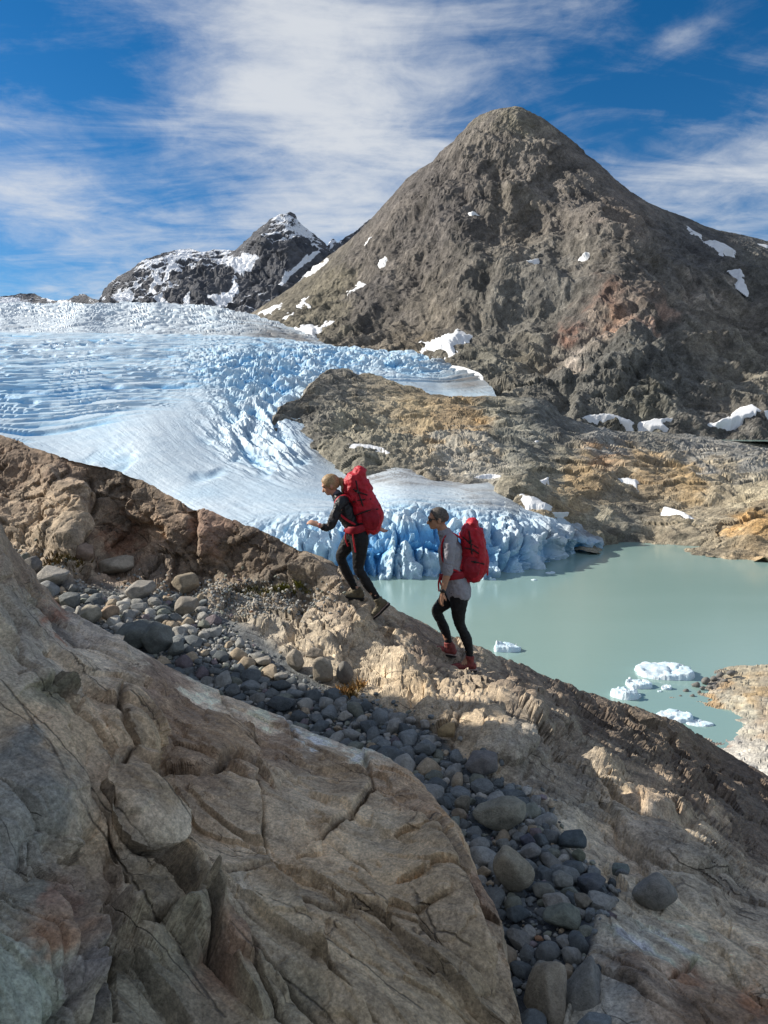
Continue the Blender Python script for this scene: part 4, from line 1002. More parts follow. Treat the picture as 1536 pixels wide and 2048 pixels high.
acols = [(60, 1150, 50, (0.20, 0.16, 0.13)), (40, 1230, 50, (0.23, 0.22, 0.20)), (150, 1260, 40, (0.30, 0.28, 0.26)), (90, 1240, 24, (0.22, 0.13, 0.10)), (50, 1320, 60, (0.27, 0.255, 0.23)), (80, 1400, 36, (0.15, 0.15, 0.12)), (150, 1350, 60, (0.33, 0.30, 0.26)), (250, 1310, 40, (0.36, 0.33, 0.29)), (300, 1360, 50, (0.17, 0.135, 0.115)), (400, 1400, 36, (0.40, 0.37, 0.33)),
         (350, 1440, 60, DB), (420, 1500, 60, (0.18, 0.14, 0.105)), (520, 1430, 40, (0.42, 0.38, 0.33)), (590, 1462, 22, (0.5, 0.49, 0.47)), (640, 1482, 22, (0.5, 0.5, 0.49)), (720, 1506, 26, (0.46, 0.45, 0.42)), (560, 1500, 50, (0.19, 0.15, 0.12)), (660, 1540, 50, (0.20, 0.165, 0.13)), (100, 1500, 70, (0.33, 0.275, 0.21)), (200, 1500, 60, (0.345, 0.285, 0.215)), (220, 1620, 50, (0.32, 0.27, 0.21)), (20, 1540, 36, SL),  # palest points put the grazing highlight of the crest into the colour
         (40, 1650, 60, (0.16, 0.17, 0.17)), (130, 1640, 40, (0.24, 0.215, 0.18)), (270, 1560, 36, (0.27, 0.215, 0.155)), (280, 1690, 40, (0.29, 0.27, 0.24)), (380, 1570, 40, (0.22, 0.175, 0.135)), (340, 1640, 50, TN), (420, 1640, 60, (0.27, 0.225, 0.175)), (480, 1700, 60, (0.30, 0.26, 0.205)), (380, 1740, 50, (0.28, 0.245, 0.195)), (600, 1640, 60, (0.30, 0.265, 0.215)), (680, 1590, 50, (0.225, 0.185, 0.14)),
         (620, 1740, 70, TN), (740, 1690, 60, (0.31, 0.275, 0.22)), (800, 1600, 50, (0.26, 0.205, 0.155)), (850, 1660, 40, (0.25, 0.19, 0.14)), (820, 1760, 70, (0.30, 0.25, 0.185)), (720, 1850, 70, (0.29, 0.24, 0.175)), (880, 1850, 60, (0.295, 0.25, 0.19)), (900, 1980, 70, (0.27, 0.23, 0.17)), (700, 1960, 80, (0.28, 0.24, 0.18)), (540, 1880, 60, (0.29, 0.26, 0.205)), (480, 1850, 40, (0.31, 0.29, 0.25)),
         (560, 2000, 50, (0.22, 0.205, 0.16)), (350, 1950, 70, (0.165, 0.16, 0.13)), (300, 1820, 40, (0.19, 0.175, 0.14)), (200, 1800, 40, (0.17, 0.15, 0.13)), (90, 1830, 30, (0.165, 0.115, 0.095)), (80, 1930, 30, (0.185, 0.125, 0.09)), (30, 1820, 40, (0.13, 0.135, 0.125)), (20, 2000, 60, (0.17, 0.20, 0.19)), (150, 1990, 30, (0.12, 0.12, 0.125)), (440, 1960, 40, (0.20, 0.145, 0.11)), (300, 2040, 50, (0.16, 0.155, 0.13)), (960, 1800, 40, (0.22, 0.165, 0.13)), (990, 1920, 30, (0.30, 0.26, 0.21))]
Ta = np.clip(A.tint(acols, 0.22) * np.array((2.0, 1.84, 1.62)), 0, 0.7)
# cracks tinted a darker brown
Ta = Ta * (1 - 0.55 * crk[..., None]) + np.array((0.05, 0.042, 0.036)) * 0.55 * crk[..., None]
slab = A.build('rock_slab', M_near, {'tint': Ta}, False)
slab['kind'] = 'structure'

# ------------------------------------------------------------------ the hillside goes on up to the left, outside the frame
ys = np.linspace(-7, 10.5, 100)
xs_t = np.linspace(0, 1, 60)


def foot_x(y):
    return -(1.55 + 0.56 * np.maximum(y, 0))


edge_uv = [(60, 1230), (240, 1275), (430, 1325), (560, 1370), (700, 1405), (850, 1455), (980, 1500), (1080, 1560), (1200, 1600), (1330, 1660), (1430, 1710), (1536, 1770)]
prof = []
for (u_, v_) in edge_uv:                       # the brow whose shade ends along the gully
    p_, _n = B.sample(u_, v_)
    t_ = (p_[0] + 3.6 + 0.56 * p_[1]) / (-SUN_TO.x - 0.56 * SUN_TO.y)
    prof.append((p_[1] + t_ * SUN_TO.y, p_[2] + t_ * SUN_TO.z))
prof = sorted(prof)
print('brow', [(round(a, 2), round(b, 2)) for a, b in prof])
y0_, z0_ = prof[0]
top_z = np.interp(ys, [-7, y0_ - 3, y0_ - 0.8] + [a for a, b in prof] + [prof[-1][0] + 1.2], [z0_ + 1.2, z0_ + 1.0, z0_ + 0.7] + [b for a, b in prof] + [-1.6])
xb = foot_x(ys)
xt = xb - 2.05
zb = np.interp(ys, [-7, 0, 3, 6, 10.5], [-1.6, -1.3, -0.9, -1.6, -2.2])
zb = np.minimum(zb, top_z - 0.2)
px = xb[:, None] + (xt - xb)[:, None] * xs_t[None]
pz = zb[:, None] + (top_z - zb)[:, None] * (xs_t[None] ** 0.8)
Pc = np.stack([px, np.repeat(ys[:, None], 60, 1), pz], -1)
bk = Pc[:, -1:, :] + np.array([[-2.0, 0, -0.9], [-6.0, 0, -3.5], [-14, 0, -9.0]]).reshape(1, 3, 3)
Pc = np.concatenate([Pc, bk], 1)
Pc += np.stack([0.25 * fbm(Pc, 1.2, 4, 0.5, True, 1.0), 0 * px[:, :1] + 0.0 * Pc[..., 1], 0.22 * fbm(Pc, 0.9, 4, 0.55, True, 7.0)], -1)
knoll = link_mesh('hillside', Pc, grid_quads(*Pc.shape[:2]), M_near, {'tint': np.ones(Pc.shape) * np.array(TN)})
knoll['kind'] = 'structure'

print('depths', [(u_, v_, round(float(B.sample(u_, v_)[0][1]), 2)) for u_, v_ in ((925, 1340), (885, 1304), (748, 1238), (770, 1215), (705, 1196), (724, 1199), (1000, 1640), (1025, 1790), (60, 1150))])

# ------------------------------------------------------------------ snow patches lying on the rock
m, n = new_mat('snow')
co = n.new('ShaderNodeTexCoord').outputs['Object']
a = n.noise(co, 0.08, 6, 0.6)
b = n.noise(co, 0.5, 5, 0.65)
c = n.mix(n.mapr(a, 0.35, 0.7), (0.80, 0.81, 0.82), (0.68, 0.69, 0.70))
finish(n, c, 0.7, n.new('ShaderNodeBump', Strength=0.35, Distance=1.2, Height=n.math('ADD', a, b)).outputs[0], Specular_IOR_Level=0.2)
M_snow = m


def snow_patch(patch, poly, thick, label, group='snow patches left on the rock'):
    p = np.asarray(poly, float)
    u0, v0 = p.min(0) - 5
    u1, v1 = p.max(0) + 5
    stp = 1.1 if max(u1 - u0, v1 - v0) < 90 else 1.6
    nu, nv = int((u1 - u0) / stp) + 2, int((v1 - v0) / stp) + 2
    U, V = np.meshgrid(np.linspace(u0, u1, nu), np.linspace(v1, v0, nv))
    P, N = patch.sample(U, V, True)
    s = max(1.0, min(u1 - u0, v1 - v0) * 0.10)
    wu = fbm(np.stack([U / 14, V / 14, 0 * U + p[0, 0]], -1), 1.0, 4, 0.6) * s * 2.2
    sd = inpoly_sd(U + wu, V + wu * 0.6, p)
    h = np.clip(sd / (s * 1.6), -1, 1) + 0.35 * sstep(0, s * 2, sd)
    P = P + N * (h * thick * (2.2 if patch is M else 1.6))[..., None]
    keep = (sd > -2.6 * stp)
    q = grid_quads(nv, nu)
    q = q[keep.ravel()[q].any(1)]
    used, inv = np.unique(q, return_inverse=True)
    o = link_mesh('snow_patch', P.reshape(-1, 3)[used], inv.reshape(-1, 4), M_snow)
    return tag(o, label, 'snow patch', group)


for patch, poly, th, label in [
    (M, [(806, 698), (850, 680), (880, 660), (893, 650), (905, 636), (917, 645), (932, 646), (925, 668), (915, 685), (912, 708), (880, 706), (830, 700)], 3.2, 'largest triangular snow field at the foot of the big mountain above the glacier'),
    (M, [(584, 660), (610, 652), (640, 655), (664, 643), (650, 656), (634, 668), (630, 682), (600, 676)], 2.5, 'forked snow patch at the glacier edge below the left flank of the mountain'),
    (M, [(512, 628), (545, 612), (566, 606), (560, 617), (535, 629)], 2.0, 'snow patch lowest on the far left foot of the mountain ridge'),
    (M, [(553, 641), (580, 628), (600, 605), (614, 592), (612, 607), (592, 627), (580, 642)], 2.2, 'curved snow tongue reaching down to the upper glacier on the left flank'),
    (M, [(666, 596), (690, 572), (710, 556), (721, 560), (705, 578), (682, 597)], 2.5, 'long slanting snow streak alone in the middle of the left flank'),
    (M, [(597, 551), (625, 535), (655, 516), (659, 522), (640, 541), (612, 555)], 2.5, 'slanting snow streak beside the skyline next to the far snowy peaks'),
    (M, [(729, 491), (745, 475), (750, 482), (736, 493)], 2.0, 'small snow patch uppermost on the left ridge of the mountain'),
    (M, [(747, 521), (765, 505), (771, 507), (758, 521)], 2.0, 'small snow patch second from the top on the left ridge'),
    (M, [(642, 604), (660, 594), (661, 601), (650, 606)], 1.6, 'tiny snow patch just left below the long slanting streak'),
    (M, [(688, 534), (696, 531), (696, 535), (690, 537)], 1.4, 'tiny snow fleck left of the two small upper snow patches'),
    (M, [(938, 436), (950, 430), (958, 434), (945, 440)], 1.6, 'single tiny snow patch high on the sunny face below the summit'),
    (M, [(1034, 536), (1056, 528), (1077, 520), (1075, 526), (1050, 536)], 1.4, 'thin broken snow line across the middle of the sunny face'),
    (M, [(1162, 523), (1174, 510), (1181, 511), (1173, 523)], 1.4, 'tiny snow patch near the central ridge of the mountain'),
    (M, [(1404, 483), (1425, 480), (1450, 490), (1468, 502), (1463, 515), (1449, 520), (1456, 541), (1440, 529), (1420, 506)], 3.2, 'big snow patch on the shaded right shoulder of the mountain'),
    (M, [(1457, 545), (1478, 547), (1481, 556), (1495, 589), (1474, 575)], 2.6, 'narrow pointed snow patch directly below the big shoulder patch'),
    (M, [(1371, 450), (1385, 462), (1402, 471), (1408, 480), (1398, 480), (1380, 467)], 2.0, 'thin snow strip just under the right skyline ridge'),
    (M, [(1508, 486), (1536, 492), (1560, 497), (1560, 503), (1530, 497)], 2.0, 'snow strip on the right skyline at the edge of the picture'),
    (M, [(1164, 835), (1215, 832), (1266, 840), (1262, 857), (1235, 853), (1200, 843)], 1.6, 'flat snow patch at the mountain foot left of the three on the bench'),
    (M, [(1279, 841), (1310, 838), (1369, 841), (1339, 846), (1326, 849), (1341, 862), (1300, 861), (1282, 853)], 1.6, 'flat snow patch in the middle of the three along the bench'),
    (M, [(1406, 858), (1440, 852), (1470, 835), (1490, 836), (1505, 852), (1530, 853), (1560, 862), (1536, 868), (1500, 866), (1470, 871), (1420, 871)], 2.2, 'peaked snow bank beside the small tarn on the far right'),
    (Hh, [(688, 906), (720, 908), (770, 912), (782, 917), (740, 919), (700, 913)], 0.9, 'thin snow strip between the dirty ice and the brown cliff'),
    (Hh, [(943, 951), (975, 945), (1006, 948), (1000, 951), (960, 953)], 0.8, 'thin snow strip above the grey ice at the foot of the pale cliff'),
    (Hh, [(1032, 967), (1055, 960), (1063, 965), (1046, 975), (1036, 973)], 0.8, 'small snow patch left of a pair just above the glacier end'),
    (Hh, [(1071, 963), (1095, 954), (1106, 958), (1091, 971), (1080, 969)], 0.8, 'small snow patch right of a pair just above the glacier end'),
    (Hh, [(1223, 968), (1272, 970), (1275, 986), (1250, 978)], 0.9, 'wedge of snow on the orange rock in the middle of the hill'),
    (Hh, [(1306, 1005), (1325, 1007), (1350, 1022), (1375, 1035), (1391, 1049), (1370, 1049), (1330, 1036), (1315, 1022)], 1.0, 'long snow patch slanting down the hill above the lake shore'),
    (Hh, [(1046, 1000), (1070, 1005), (1102, 1015), (1092, 1026), (1060, 1026)], 0.9, 'snow patch among broken rocks beside the glacier end'),
    (Hh, [(1102, 1024), (1141, 1025), (1132, 1031), (1108, 1031)], 0.7, 'narrow snow strip nearest the glacier end on the right'),
    (Hh, [(1271, 1083), (1300, 1083), (1318, 1090), (1300, 1095), (1277, 1093)], 0.7, 'snow patch touching the water on the far lake shore'),
    (Hh, [(1060, 890), (1083, 892), (1081, 898), (1067, 897)], 0.8, 'lone snow fleck in the upper middle of the hill'),
    (Hh, [(1330, 914), (1342, 908), (1347, 915), (1338, 920)], 0.8, 'small snow fleck on grey rock right of the hill middle'),
    (G, [(900, 729), (935, 726), (966, 728), (966, 744), (940, 741), (920, 736)], 1.4, 'clean snow patch on the end of the upper ice arm')]:
    snow_patch(patch, poly, th, label)

# ------------------------------------------------------------------ icebergs
m, n = new_mat('iceberg_ice')
co = n.new('ShaderNodeTexCoord').outputs['Object']
a = n.noise(co, 0.6, 6, 0.6)
c = n.mix(n.mapr(a, 0.35, 0.65), (0.74, 0.81, 0.84), (0.52, 0.69, 0.78))
finish(n, c, 0.45, n.new('ShaderNodeBump', Strength=0.4, Distance=0.3, Height=n.noise(co, 2.0, 6, 0.65)).outputs[0], Specular_IOR_Level=0.4)
M_berg = m


def berg(u, v, wpx, hpx, ar, rot, seed, label, name='iceberg', cat='iceberg', rough=1.0):
    d = float(lake_d(u, v))
    L = wpx / FPX * d
    Hm = hpx / FPX * d
    c = at(u, v, d)
    nx, ny = 56, 40
    X_, Y_ = np.meshgrid(np.linspace(-0.62, 0.62, nx), np.linspace(-0.62, 0.62, ny))
    Q = np.stack([X_ * 3, Y_ * 3, 0 * X_ + seed * 3.7], -1)
    r = np.hypot(X_, Y_) * 2 * (1 + 0.42 * fbm(Q, 1.7, 3, 0.5))
    ins = sstep(1.0, 0.9, r)
    top = 0.55 + 0.45 * blocks(Q, 1.6, 0.8, 0.5, 0.2, 0.1, seed) + 0.25 * fbm(Q, 0.8, 4, 0.6)
    z = ins * np.clip(top, 0.22, 1.4) * Hm * rough + (1 - ins) * (-0.5 * Hm) - 0.02
    cs, sn_ = math.cos(rot), math.sin(rot)
    x, y = X_ * L, Y_ * L * ar
    W = np.stack([x * cs - y * sn_, x * sn_ + y * cs, z], -1)
    o = link_mesh(name, W, grid_quads(ny, nx), M_berg)
    o.location = Vector(c)
    return tag(o, label, cat, 'ice floating in the lake')


berg(1012, 1298, 62, 17, 0.8, 0.1, 1, 'iceberg floating alone behind the ridge below the second hiker')
berg(1325, 1347, 122, 21, 0.75, 0.15, 2, 'largest long white iceberg near the rocky shore')
berg(1275, 1371, 54, 14, 0.9, -0.05, 3, 'bluish flat iceberg just below the largest one')
berg(1250, 1391, 60, 22, 0.9, 0.0, 4, 'white iceberg half hidden behind the dark ridge')
berg(1332, 1377, 24, 8, 0.8, 0.3, 5, 'small ice lump between the largest iceberg and the rocky shore')
berg(1319, 1383, 9, 3, 0.8, 0.3, 6, 'tiny ice crumb below the small ice lump')
berg(1350, 1436, 74, 15, 0.8, 0.0, 7, 'jagged iceberg in the inlet beside the rocky shore')
berg(1398, 1447, 66, 7, 0.6, -0.1, 8, 'low sheet of broken ice packed into the end of the inlet', rough=0.7)
berg(1372, 1360, 14, 3, 0.6, 0.1, 9, 'tiny flat ice chip close to the shore boulders')
berg(1100, 1146, 22, 3, 0.7, 0.0, 10, 'thin ice chip floating off the glacier front')
berg(1068, 1160, 12, 2.5, 0.8, 0.0, 11, 'tiny ice chip floating right below the ice front')

# ------------------------------------------------------------------ stones
def ico(sub):
    bm = bmesh.new()
    bmesh.ops.create_icosphere(bm, subdivisions=sub, radius=1.0)
    v = np.array([q.co[:] for q in bm.verts])
    f = np.array([[w_.index for w_ in q.verts] for q in bm.faces])
    bm.free()
    return v, f


ICO = {k: ico(k) for k in (1, 2, 3, 4)}
rng = np.random.RandomState(42)


def stone_shape(sub, seed, planes=12, p=11, rough=0.05, flat=None):
    v, f = ICO[sub]
    r_ = np.random.RandomState(seed)
    planes = planes + 5
    ga = np.arange(planes) * 2.399963 + r_.rand() * 6.28
    gz = 1 - 2 * (np.arange(planes) + 0.5) / planes
    nrm = np.stack([np.sqrt(1 - gz ** 2) * np.cos(ga), np.sqrt(1 - gz ** 2) * np.sin(ga), gz], 1) + r_.normal(size=(planes, 3)) * 0.22
    nrm /= np.linalg.norm(nrm, axis=1, keepdims=True)
    dd = r_.uniform(0.6, 1.0, planes)
    t = np.maximum(v @ nrm.T, 0) / dd
    rad = (np.sum(t ** p, 1) + 0.04) ** (-1.0 / p)
    q = v * rad[:, None]
    q = q * (1 + rough * fbm(v + seed, 0.7, 3, 0.6)[:, None] * 1.5)
    return q, f


def stone_mat(name, attr):
    m, n = new_mat(name)
    co = n.new('ShaderNodeTexCoord').outputs['Object']
    if attr:
        base = n.new('ShaderNodeAttribute', dict(attribute_name='tint')).outputs['Color']
        sc_ = 1.0
    else:
        base = n.new('ShaderNodeObjectInfo').outputs['Color']
        sc_ = 0.12
    a = n.noise(co, 3.0 if not attr else 14, 6, 0.65, 0.3)
    b = n.noise(co, 16.0 if not attr else 80, 5, 0.7)
    c = n.mix(1.0, base, n.mix(n.mapr(a, 0.3, 0.7), (0.68, 0.69, 0.7), (1.3, 1.28, 1.25)), 'MULTIPLY')
    c = n.mix(1.0, c, n.mix(n.mapr(b, 0.3, 0.7), (0.74,) * 3, (1.26,) * 3), 'MULTIPLY')
    c = n.mix(n.math('MULTIPLY', n.mapr(b, 0.58, 0.7), 0.3), c, (0.05, 0.05, 0.05))
    finish(n, c, 0.8, n.new('ShaderNodeBump', Strength=0.5, Distance=0.06 if not attr else 0.006, Height=n.math('ADD', a, b)).outputs[0], Specular_IOR_Level=0.3)
    return m


M_stone = stone_mat('stone', False)
M_rubble = stone_mat('rubble', True)
PALETTE = [('dark blue grey', (0.125, 0.145, 0.155)), ('blue grey', (0.205, 0.225, 0.232)), ('mid grey', (0.29, 0.293, 0.28)), ('greenish grey', (0.225, 0.24, 0.205)), ('pale grey', (0.42, 0.41, 0.38)), ('tan', (0.38, 0.31, 0.225)), ('purplish grey', (0.20, 0.17, 0.185)), ('rusty brown', (0.27, 0.16, 0.10))]
PW = np.array([0.22, 0.28, 0.21, 0.11, 0.09, 0.05, 0.035, 0.005])


def rot_mat(n_, spin, tilt, r_):
    """stone axes: short axis near the slope normal"""
    z = n_ + r_.normal(size=3) * tilt
    z /= np.linalg.norm(z)
    x = np.cross(z, [0.3, 1, 0.2])
    x /= np.linalg.norm(x)
    y = np.cross(z, x)
    c, s = math.cos(spin), math.sin(spin)
    return np.stack([x * c + y * s, -x * s + y * c, z], 1)


placed = {}


def free(p, r, k=0.8):
    cx_, cy_, cz_ = (np.floor(p / 0.3)).astype(int)
    for i_ in (-1, 0, 1):
        for j_ in (-1, 0, 1):
            for k_ in (-1, 0, 1):
                for (q, rq) in placed.get((cx_ + i_, cy_ + j_, cz_ + k_), ()):
                    if (q[0] - p[0]) ** 2 + (q[1] - p[1]) ** 2 + (q[2] - p[2]) ** 2 < (k * (r + rq)) ** 2:
                        return False
    return True


def put(p, r):
    placed.setdefault(tuple(np.floor(p / 0.3).astype(int)), []).append((p, r))


def boulder(u, v, wpx, hpx, ang, col, label, seed, dy=0.75, lift=0.46, sub=4, name='boulder', planes=11, rough=0.07, patch=None):
    """a named stone: centre seen at (u, v), size in pixels of the photograph, long axis turned by ang degrees"""
    P, N = (patch or B).sample(u, v + hpx * lift)
    d = float(P[1])
    w_, h_ = wpx / FPX * d / 2, hpx / FPX * d / 2
    q, f = stone_shape(sub, seed, planes, 9 if seed in (102, 103, 111) else 24, rough)
    q = q / np.abs(q).max(0)
    q = q * np.array([w_, w_ * dy, h_])
    a = math.radians(-ang)
    R = np.array([[math.cos(a), 0, math.sin(a)], [0, 1, 0], [-math.sin(a), 0, math.cos(a)]])
    q = q @ R.T
    me = bpy.data.meshes.get('boulder_mesh_%d' % seed)
    o = link_mesh(name, q / w_, f, M_stone)
    o.scale = (w_,) * 3
    c = at(u, v, d + 0.02 * w_)
    o.location = Vector(c)
    o.color = tuple(col) + (1,)
    tag(o, label, 'boulder' if wpx > 60 else 'stone')
    for s_ in (-0.6, 0, 0.6):
        put(np.asarray(c) + np.array([s_ * w_ * math.cos(a), 0, -s_ * w_ * math.sin(a)]), min(w_, max(h_, w_ * dy)) * 1.05)
    return o


BG = (0.16, 0.18, 0.185)
boulder(1002, 1622, 122, 76, 14, (0.30, 0.29, 0.235), 'large flat pale boulder topmost of the big ones in the lower gully', 101)
boulder(1026, 1744, 84, 104, 28, (0.33, 0.30, 0.235), 'egg shaped smooth tan boulder leaning against the big slab', 102, planes=8)
boulder(1312, 1786, 96, 78, 24, (0.27, 0.265, 0.245), 'grey boulder sitting apart on the right hand rock slab', 103, lift=0.30)
boulder(970, 1524, 86, 50, 16, (0.215, 0.205, 0.20), 'flat grey slab of stone lying above the large pale boulder', 104)
boulder(1127, 1830, 92, 46, -4, (0.20, 0.22, 0.185), 'flat greenish layered boulder in the narrow part of the gully', 105)
boulder(925, 1608, 40, 46, 20, (0.24, 0.225, 0.185), 'brownish stone wedged left of the large flat pale boulder', 106)
boulder(920, 1630, 36, 34, 10, (0.30, 0.25, 0.19), 'smaller tan stone pressed against the edge of the slab', 107)
boulder(1182, 1768, 70, 44, 18, (0.13, 0.145, 0.165), 'sharp angular dark blue stone with a pointed top', 108, planes=7, rough=0.09)
boulder(1147, 1680, 66, 44, 20, (0.10, 0.125, 0.14), 'dark slate coloured block right of the gully centre', 109)
boulder(1058, 1705, 54, 36, 20, (0.26, 0.26, 0.255), 'pale layered stone right above the egg shaped boulder', 110)
boulder(962, 1690, 48, 34, 12, (0.27, 0.28, 0.275), 'light grey rounded stone left of the egg shaped boulder', 111)
boulder(1008, 1688, 36, 30, -8, (0.25, 0.26, 0.25), 'light grey stone between two rounded boulders', 112)
boulder(1053, 1680, 38, 34, 0, (0.10, 0.105, 0.14), 'dark purple blue stone under the pale boulder', 113)
boulder(1123, 1758, 48, 38, 0, (0.27, 0.28, 0.26), 'pale grey stone beside the angular dark blue one', 114)
boulder(1157, 1710, 30, 34, 10, (0.22, 0.24, 0.185), 'greenish rounded pebble standing on the rubble', 115)
boulder(1240, 1738, 40, 36, 10, (0.20, 0.245, 0.24), 'bluish green stone at the right rim of the gully', 116, lift=0.30)
boulder(1085, 1780, 52, 34, 6, (0.22, 0.225, 0.20), 'grey green stone right below the egg shaped boulder', 117)
boulder(1036, 1828, 54, 40, 12, (0.10, 0.125, 0.14), 'dark wet looking stone at the left of the narrow gully', 118)
boulder(1165, 1804, 44, 32, 0, (0.24, 0.22, 0.18), 'brown grey stone above the flat layered boulder', 119)
boulder(1084, 1936, 40, 36, 0, (0.30, 0.29, 0.255), 'pale stone low in the gully above the big split rock', 120)
boulder(1190, 1940, 34, 28, 0, (0.08, 0.095, 0.11), 'dark stone right beside the big split rock', 121)
boulder(1105, 1592, 22, 11, -10, (0.26, 0.12, 0.06), 'small rusty red stone at the edge of the right slab', 122)
boulder(270, 1268, 92, 62, 18, (0.17, 0.185, 0.175), 'big dark grey block in the upper gully', 130)
boulder(315, 1275, 70, 64, 30, (0.185, 0.20, 0.19), 'second dark grey block leaning right of the big one', 131, planes=8)
boulder(178, 1232, 54, 46, 8, (0.40, 0.37, 0.30), 'pale angular stone in the upper gully', 132, planes=8)
boulder(218, 1226, 44, 34, 0, (0.42, 0.31, 0.22), 'half brown half white angular stone beside the pale one', 133, planes=8)
boulder(100, 1152, 90, 44, 8, (0.36, 0.34, 0.31), 'long pale blocks at the top left end of the rubble', 134)
boulder(95, 1180, 60, 40, 10, (0.30, 0.31, 0.31), 'grey stone under the long pale block at top left', 135)
boulder(60, 1135, 60, 46, 30, (0.20, 0.19, 0.18), 'dark block uppermost at the left end of the gully', 136)
boulder(232, 1132, 76, 40, 18, (0.42, 0.37, 0.30), 'tan bedrock block lit by sun above the rubble', 137)
boulder(170, 1105, 44, 36, -10, (0.33, 0.25, 0.2), 'reddish tan block beside the orange moss', 138)
boulder(278, 1180, 66, 40, 20, (0.33, 0.31, 0.28), 'grey slab tilted toward the rubble in the sun', 139)
boulder(140, 1200, 50, 32, 0, (0.20, 0.215, 0.215), 'dull grey stone left of the pale angular one', 140)
boulder(370, 1168, 60, 44, 10, (0.34, 0.29, 0.22), 'tan broken block where the upper gully meets the ridge', 141)
boulder(372, 1212, 56, 44, 20, (0.32, 0.29, 0.25), 'grey tan block below the tan broken one', 142)
boulder(352, 1298, 40, 30, 10, (0.22, 0.235, 0.22), 'greenish grey stone right of the two dark blocks', 143)
boulder(646, 1340, 46, 54, -6, (0.36, 0.315, 0.25), 'upright tan slab of rock standing at the gully edge', 150, planes=7)
boulder(592, 1318, 40, 56, 14, (0.36, 0.32, 0.265), 'upright leaning slab left of the standing tan one', 151, planes=7)
boulder(630, 1308, 40, 30, 0, (0.33, 0.29, 0.24), 'small block perched on the upright slab', 152, planes=9)
boulder(690, 1345, 36, 50, 10, (0.18, 0.17, 0.155), 'dark cracked block right of the upright tan slab', 153, planes=7)
boulder(528, 1322, 38, 22, 12, (0.36, 0.335, 0.29), 'pale flat stone lying in front of the leaning slab', 154)
boulder(560, 1352, 34, 20, 8, (0.40, 0.375, 0.33), 'whitish flat stone at the foot of the leaning slab', 155)
boulder(895, 1462, 44, 36, 12, (0.40, 0.29, 0.16), 'rounded orange tan stone at the lower ridge foot', 156)
boulder(820, 1440, 26, 22, 0, (0.42, 0.40, 0.37), 'white stone in the sun at the gully edge', 157)
boulder(850, 1450, 26, 24, 0, (0.40, 0.38, 0.35), 'second white stone in the sun beside its twin', 158)
boulder(560, 1408, 60, 34, 0, (0.10, 0.115, 0.125), 'dark stone partly hidden behind the crest of the big slab', 159)
boulder(690, 1432, 34, 22, 6, (0.40, 0.385, 0.35), 'pale flat stone right under the orange grass tuft', 160)
boulder(1092, 2005, 190, 84, 76, (0.33, 0.295, 0.235), 'left tan half of the split rock at the bottom edge of the picture', 161, planes=4, dy=0.8, lift=0.12, rough=0.10)
boulder(1166, 1998, 170, 92, 68, (0.27, 0.27, 0.25), 'right greyer half of the split rock at the bottom edge of the picture', 163, planes=4, dy=0.8, lift=0.12, rough=0.10)
boulder(1190, 2070, 110, 90, 40, (0.24, 0.27, 0.28), 'blue grey foot of the split rock cut by the lower picture edge', 162, planes=5, lift=0.1)

# scatter: the rest of the rubble
cell = np.linalg.norm(np.cross(B.P[1:-6, 1:] - B.P[:-7, 1:], B.P[1:-6, 1:] - B.P[1:-6, :-1]), axis=-1)
rub = [(30, 1105), (110, 1160), (210, 1200), (300, 1190), (400, 1205), (470, 1272), (560, 1356), (640, 1384), (720, 1410), (800, 1440), (880, 1492), (960, 1552), (1045, 1592), (1085, 1622), (1125, 1690), (1180, 1738), (1222, 1780), (1205, 1830), (1190, 1845), (1180, 1880), (1160, 1930), (1110, 2000), (1100, 2090), (990, 2090), (900, 1700), (500, 1560), (0, 1300)]
sdB = inpoly_sd(B.U[1:-6, 1:], B.V[1:-6, 1:], rub)
shallow = gauss(B.U[1:-6, 1:], B.V[1:-6, 1:], 470, 1200, 130, 22) * 0.7        # thin pebbles by the moss under the wall
wgt = cell * np.clip(np.where(sdB > 0, 1.0, np.exp(sdB / 7.0) * 0.4) + shallow, 0, 1)
wgt *= (B.V[1:-6, 1:] < 2120) & (B.U[1:-6, 1:] > -20)
wgt = wgt.ravel() / wgt.sum()
NC = 42000
idx = rng.choice(len(wgt), NC, p=wgt)
cu, cv = B.U[1:-6, 1:].ravel()[idx], B.V[1:-6, 1:].ravel()[idx]
PP = B.P[1:-6, 1:].reshape(-1, 3)[idx] + rng.normal(size=(NC, 3)) * np.array([0.008, 0.008, 0])
NN = B.N[1:-6, 1:].reshape(-1, 3)[idx]
sda = sdB.ravel()[idx]
coarse = 1.0 + 0.55 * gauss(cu, cv, 150, 1190, 160, 60) + 0.12 * gauss(cu, cv, 300, 1270, 150, 60) - 0.40 * gauss(cu, cv, 470, 1215, 120, 45) - 0.30 * gauss(cu, cv, 440, 1290, 70, 40) - 0.35 * gauss(cu, cv, 1040, 1940, 120, 80)
rad = np.exp(rng.normal(math.log(0.0185), 0.60, NC)) * coarse
rad = np.clip(rad, 0.009, 0.085)
rad = np.where(sda < 0, np.minimum(rad, 0.03), rad)
order = np.argsort(-rad)
stones = []
for i_ in order:
    p, r = PP[i_] + NN[i_] * rad[i_] * 0.30, rad[i_]
    if free(p, r, 0.74):
        put(p, r)
        stones.append((p, r, NN[i_], cu[i_], cv[i_]))
print('stones', len(stones))
vis = sorted(stones, key=lambda s: -s[1] / s[0][1])
protos = []
for k in range(14):
    q, f = stone_shape(3, 300 + k, 8 + k % 5, 26, 0.045)
    q = q * np.array([1.0, 0.62 + 0.3 * rng.rand(), 0.48 + 0.28 * rng.rand()]) * 1.12
    me_o = link_mesh('stone', q, f, M_stone, None, k % 5 > 1)
    protos.append(me_o.data)
    bpy.data.objects.remove(me_o)


